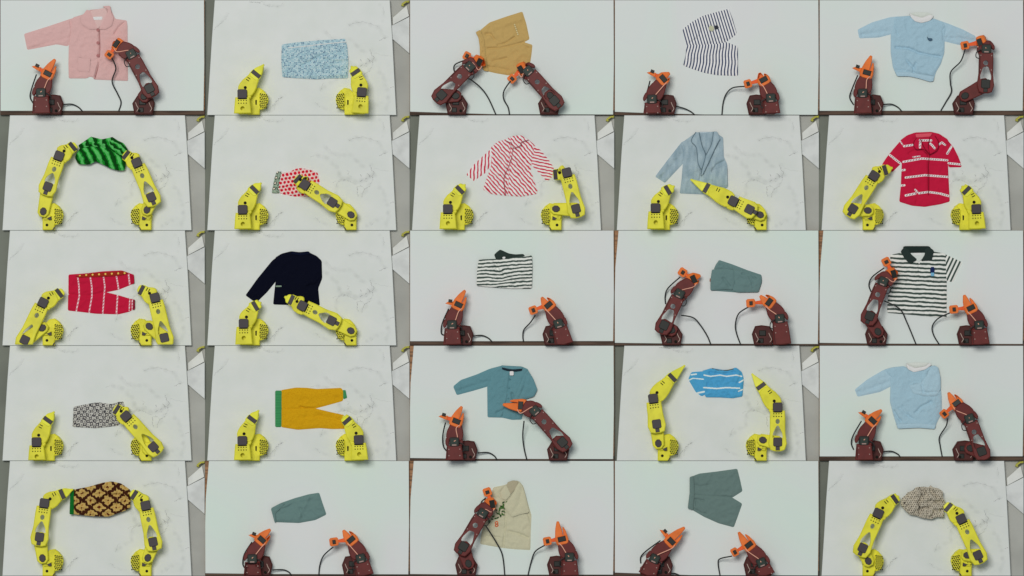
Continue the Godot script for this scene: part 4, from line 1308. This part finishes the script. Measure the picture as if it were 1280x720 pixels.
func station_34() -> void:
	var n := "light blue sweater with one sleeve folded in"
	red_station(n, FULL, [3, 693, 1272, 692])
	var t := garment("sweater", "light blue knitted sweater, white collar, right sleeve folded over the chest", "sweater", 600, 320)
	var m := cloth(148, 175, 188)
	var m2 := cloth(154, 179, 191)
	panel(t, "sleeve", [222, 275, 300, 212, 400, 153, 450, 140, 475, 200, 446, 256, 380, 290, 240, 320], m2, {creases = [[[250, 290, 340, 262, 430, 225], -3, 14], [[240, 262, 252, 316], -3, 6]]})
	panel(t, "body", [405, 150, 460, 135, 530, 128, 590, 160, 650, 130, 730, 124, 752, 200, 766, 320, 766, 420, 736, 480, 722, 521, 620, 513, 490, 519, 465, 440, 442, 350, 445, 250, 430, 190], m, {base = 2, thick = 10, creases = [[[500, 390, 540, 430, 590, 460], -4, 10], [[700, 350, 640, 380, 600, 420], -5, 10], [[470, 410, 490, 450, 510, 470], -5, 8], [[520, 380, 555, 430], -4, 10], [[404, 160, 450, 200, 448, 250], -3, 6]]})
	panel(t, "hem_band", [482, 490, 620, 486, 728, 494, 722, 521, 620, 513, 490, 519], m2, {base = 6, thick = 6, freq = 3.0, crumple = 2})
	panel(t, "folded_sleeve", [695, 126, 742, 132, 757, 200, 758, 272, 735, 314, 660, 314, 588, 300, 563, 250, 635, 232, 672, 185], m2, {base = 8, thick = 9, creases = [[[700, 140, 670, 180, 650, 225], -5, 8], [[640, 245, 650, 290, 680, 300], -4, 9], [[570, 255, 600, 285, 690, 290, 745, 290], -3, 7]]})
	panel(t, "collar", [542, 112, 562, 126, 600, 140, 660, 130, 690, 108, 700, 122, 660, 150, 590, 166, 552, 146], cloth(204, 210, 207), {base = 7, thick = 6, crumple = 2})
	panel(t, "collar_back", [545, 112, 600, 104, 690, 108, 670, 132, 600, 142, 560, 130], cloth(192, 197, 192), {base = 2, thick = 5, crumple = 1})
	arm("red", false, n, {w = p2(272, 592), g = p2(328, 464), t = p2(384, 402), c = p2(262, 424), cw = 14, cables = [[258, 470, 210, 560, 200, 610, 215, 650], [395, 662, 450, 660, 490, 678, 505, 695]]})
	arm("red", true, n, {s = p2(940, 640), e = p2(1008, 664), w = p2(932, 456), g = p2(852, 358), t = p2(804, 292), c = p2(776, 425), cw = 24, cables = [[795, 455, 790, 500, 750, 570, 755, 625, 768, 692]]})

func station_40() -> void:
	var n := "brown lattice print bundle with green band"
	yellow_station(n)
	var t := garment("patterned_bundle", "tan cloth with dark brown lattice and flower print, green band at left", "bundled cloth", 640, 240, 40.0)
	var paint := func(p: Vector2) -> Color:
		var q := p + Vector2(blotch.get_noise_2d(p.x, p.y), blotch.get_noise_2d(p.y, p.x)) * 12.0
		var u := (q.x - 678.0) * 0.5 + (q.y - 158.0) * 0.62
		var v := (q.x - 678.0) * 0.5 - (q.y - 158.0) * 0.62
		var fu := absf(fposmod(u + 27.0, 54.0) - 27.0)
		var fv := absf(fposmod(v + 27.0, 54.0) - 27.0)
		var edge := minf(27.0 - fu, 27.0 - fv)
		if edge < 7.6 + 3.4 * sin(u * 0.35) * sin(v * 0.35):
			return rgb(60, 34, 20)
		var r := sqrt(fu * fu + fv * fv)
		if r < 5.0:
			return rgb(80, 40, 22)
		if r < 15.0 and absf(fu - fv) < 2.4 + r * 0.1 and r > 8.0:
			return rgb(150, 112, 60)
		return rgb(166, 142, 86)
	panel(t, "body", [462, 179, 560, 160, 640, 136, 700, 127, 760, 140, 817, 180, 818, 292, 780, 312, 680, 348, 590, 346, 464, 333], paint, {thick = 14, crumple = 8, freq = 1.3, creases = [[[640, 230, 700, 210, 760, 212, 800, 240], -8, 9], [[490, 260, 560, 250, 620, 270], -5, 12], [[700, 280, 760, 260], -5, 10]]})
	panel(t, "waistband", [443, 180, 470, 174, 466, 260, 464, 334, 437, 333], cloth(20, 98, 44), {base = 4, thick = 9, crumple = 2})
	arm("yellow", false, n, {s = p2(272, 602), e = p2(256, 478), w = p2(286, 262), g = p2(392, 206), t = p2(462, 176)})
	arm("yellow", true, n, {s = p2(930, 600), e = p2(965, 508), w = p2(917, 277), g = p2(850, 214), t = p2(822, 196)})

func station_41() -> void:
	var n := "small plain grey folded shorts"
	red_station(n, WORN, [3, 703, 400, 708, 1272, 710])
	var t := garment("folded_shorts", "small plain slate grey shorts folded to a narrow tapering block", "folded shorts", 590, 300)
	var m := cloth(98, 122, 120)
	panel(t, "lower_layer", [413, 296, 480, 262, 560, 234, 650, 209, 715, 199, 738, 270, 761, 336, 690, 371, 590, 389, 439, 384], m, {thick = 5})
	panel(t, "body", [424, 300, 490, 272, 570, 245, 650, 214, 712, 204, 734, 270, 757, 334, 690, 367, 590, 386, 444, 381], m, {base = 4, thick = 10, crumple = 4, creases = [[[650, 225, 620, 290, 590, 350], 4, 14], [[600, 300, 615, 345], -4, 12], [[450, 310, 520, 290, 560, 262], -4, 8]]})
	panel(t, "waistband", [413, 297, 470, 266, 500, 268, 470, 300, 440, 330, 445, 384, 437, 384], m, {base = 8, thick = 6, freq = 3})
	arm("red", false, n, {dx = 25, w = p2(302, 608), g = p2(362, 486), t = p2(414, 426), c = p2(304, 464), cw = 14, cables = [[298, 505, 250, 580, 238, 640, 248, 668], [425, 680, 490, 680, 525, 695, 540, 714]]})
	arm("red", true, n, {dx = 28, w = p2(978, 606), k = p2(1004, 712), g = p2(916, 486), t = p2(870, 430), c = p2(810, 502), cw = 28, cables = [[805, 535, 745, 590, 720, 650, 713, 714]]})

func station_42() -> void:
	var n := "beige shirt with a leaf print"
	red_station(n, WORN, [3, 708, 400, 712, 1272, 712])
	var t := garment("beige_shirt", "beige cotton shirt folded in half with green leaf and orange print", "shirt", 620, 340)
	var m := cloth(178, 176, 152)
	panel(t, "body", [522, 166, 600, 150, 640, 122, 684, 126, 712, 160, 735, 250, 762, 340, 757, 450, 755, 558, 660, 553, 580, 545, 440, 520, 452, 440, 480, 340, 505, 250], m, {creases = [[[596, 290, 600, 400, 584, 540], -5, 6], [[620, 440, 680, 455, 740, 480], -5, 9], [[690, 320, 740, 325, 758, 380], -6, 8], [[480, 470, 560, 480], -4, 10]]})
	panel(t, "collar_lining", [612, 134, 645, 122, 680, 126, 665, 170, 630, 212, 604, 168], cloth(158, 152, 130), {base = 6, thick = 4, crumple = 1})
	panel(t, "collar", [600, 150, 612, 165, 632, 212, 602, 246, 575, 236, 566, 195], m, {base = 7, thick = 7, crumple = 2})
	panel(t, "front_flap", [684, 128, 700, 150, 722, 205, 748, 322, 690, 335, 640, 352, 586, 282, 640, 215], m, {base = 7, thick = 7, crumple = 3, creases = [[[700, 180, 690, 260, 650, 320], -3, 14]]})
	var greens := [cloth(52, 92, 42), cloth(70, 108, 52), cloth(40, 72, 38)]
	for k in 30:
		var an := 0.5 + k * 1.42
		var f := hash2(k, 5)
		var c := Vector2(592 - 62 * f + 26 * (hash2(k, 1) - 0.5), 268 + 104 * f + 30 * (hash2(k, 3) - 0.5))
		var l := Vector2(15 + 12 * hash2(k, 9), 0).rotated(an)
		var s := Vector2(0, 4).rotated(an)
		panel(t, "printed_leaf", [c.x, c.y, c.x + l.x * 0.5 + s.x, c.y + l.y * 0.5 + s.y, c.x + l.x, c.y + l.y, c.x + l.x * 0.5 - s.x, c.y + l.y * 0.5 - s.y], greens[k % 3], {base = 9 + k * 0.1, thick = 1.5, crumple = 0, soft = 3})
	panel(t, "printed_leaf", [492, 380, 500, 368, 508, 378, 500, 392], greens[0], {base = 10, thick = 1.5, crumple = 0, soft = 3})
	strip(t, "printed_ring", [535, 385, 545, 378, 552, 388, 544, 396, 536, 390, 535, 385], 12, 3.0, cloth(196, 96, 56))
	strip(t, "printed_ring", [536, 400, 546, 394, 553, 402, 544, 410, 536, 406, 536, 400], 12, 3.0, cloth(196, 96, 56))
	arm("red", false, n, {dx = 25, s = p2(368, 636), e = p2(334, 536), w = p2(456, 326), g = p2(512, 268), t = p2(546, 262), c = p2(486, 192), cw = 26, cables = [[475, 230, 450, 255, 445, 280], [475, 400, 540, 505, 580, 590, 595, 716]]})
	arm("red", true, n, {dx = 28, w = p2(998, 598), k = p2(1000, 712), g = p2(950, 482), t = p2(926, 376), c = p2(860, 498), cw = 26, cables = [[842, 525, 785, 565, 760, 630, 740, 716]]})

func station_43() -> void:
	var n := "open slate grey shorts"
	red_station(n, FULL, [3, 699, 190, 706, 480, 715, 1272, 717])
	var t := garment("open_shorts", "slate grey shorts lying open sideways, two short legs to the right", "shorts", 630, 230)
	var m := cloth(98, 117, 114)
	panel(t, "leg", [486, 97, 530, 80, 640, 67, 768, 49, 786, 120, 801, 190, 734, 232, 640, 226, 490, 214], m, {creases = [[[490, 150, 540, 160, 600, 150], -3, 10], [[640, 226, 700, 224, 735, 230], -5, 7]]})
	panel(t, "leg", [488, 208, 640, 220, 734, 228, 799, 268, 772, 345, 746, 416, 650, 390, 560, 350, 488, 308], m, {base = 1, creases = [[[500, 240, 520, 240, 560, 250], -5, 7], [[510, 250, 512, 280], -4, 7], [[500, 300, 540, 325, 570, 330], -4, 8]]})
	panel(t, "waistband", [470, 102, 494, 94, 500, 200, 490, 309, 458, 298, 470, 200], m, {base = 5, thick = 6, freq = 3, crumple = 3})
	arm("red", false, n, {dx = -36, w = p2(248, 608), k = p2(200, 712), g = p2(354, 496), t = p2(436, 414), c = p2(302, 442), cw = 14, cables = [[285, 495, 200, 560, 165, 600, 165, 640], [340, 705, 375, 703, 410, 718]]})
	arm("red", true, n, {dx = -24, w = p2(914, 632), k = p2(946, 712), g = p2(834, 518), t = p2(774, 442), c = p2(748, 566), cw = 22, cables = [[730, 592, 660, 610, 648, 640, 660, 717]]})

func station_44() -> void:
	var n := "speckled beige bundle"
	yellow_station(n)
	var t := garment("crumpled_cloth", "crumpled beige cloth with tiny dark spots gathered into a heap", "bundled cloth", 640, 260, 40.0)
	var paint := func(p: Vector2) -> Color:
		var q := p + Vector2(blotch.get_noise_2d(p.x * 2, p.y * 2), blotch.get_noise_2d(p.y * 2, p.x * 2)) * 6.0
		var j := floorf(q.y / 12.0)
		var d := Vector2(fposmod(q.x + (6.5 if int(j) % 2 else 0.0), 13.0) - 6.5, fposmod(q.y, 12.0) - 6.0).length()
		return rgb(78, 72, 66) if d < 3.2 else rgb(166, 160, 146)
	panel(t, "body", [505, 270, 512, 235, 536, 214, 550, 196, 585, 182, 600, 164, 650, 160, 682, 164, 694, 150, 706, 164, 742, 170, 772, 192, 768, 220, 784, 252, 774, 300, 778, 352, 730, 350, 700, 364, 640, 356, 600, 340, 560, 334, 536, 310, 520, 292], paint, {thick = 16, crumple = 15, freq = 1.4, creases = [[[620, 180, 640, 230, 615, 262, 626, 330], -13, 11], [[640, 300, 690, 285, 720, 255, 775, 262], -13, 11], [[690, 160, 700, 200, 740, 225], -10, 10], [[660, 240, 700, 230], 9, 12], [[700, 345, 720, 310, 770, 305], -11, 10], [[570, 320, 610, 300, 640, 310], -11, 10], [[650, 180, 665, 205], -9, 9]]})
	panel(t, "gathered_fold", [502, 262, 520, 228, 560, 225, 600, 250, 626, 285, 600, 330, 560, 330, 525, 300], paint, {base = 8, thick = 16, crumple = 14, freq = 1.6})
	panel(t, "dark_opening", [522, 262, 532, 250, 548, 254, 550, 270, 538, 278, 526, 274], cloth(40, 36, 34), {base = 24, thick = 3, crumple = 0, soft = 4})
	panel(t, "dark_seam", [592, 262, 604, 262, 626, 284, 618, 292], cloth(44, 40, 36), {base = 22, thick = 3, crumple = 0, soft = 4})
	panel(t, "upper_fold", [560, 200, 600, 168, 630, 178, 632, 215, 612, 242, 590, 228], paint, {base = 12, thick = 12, crumple = 10, freq = 1.6})
	arm("yellow", false, n, {s = p2(300, 620), e = p2(262, 545), w = p2(362, 325), g = p2(462, 240), t = p2(494, 218)})
	arm("yellow", true, n, {s = p2(920, 586), e = p2(985, 590), w = p2(880, 360), g = p2(806, 292), t = p2(782, 272)})
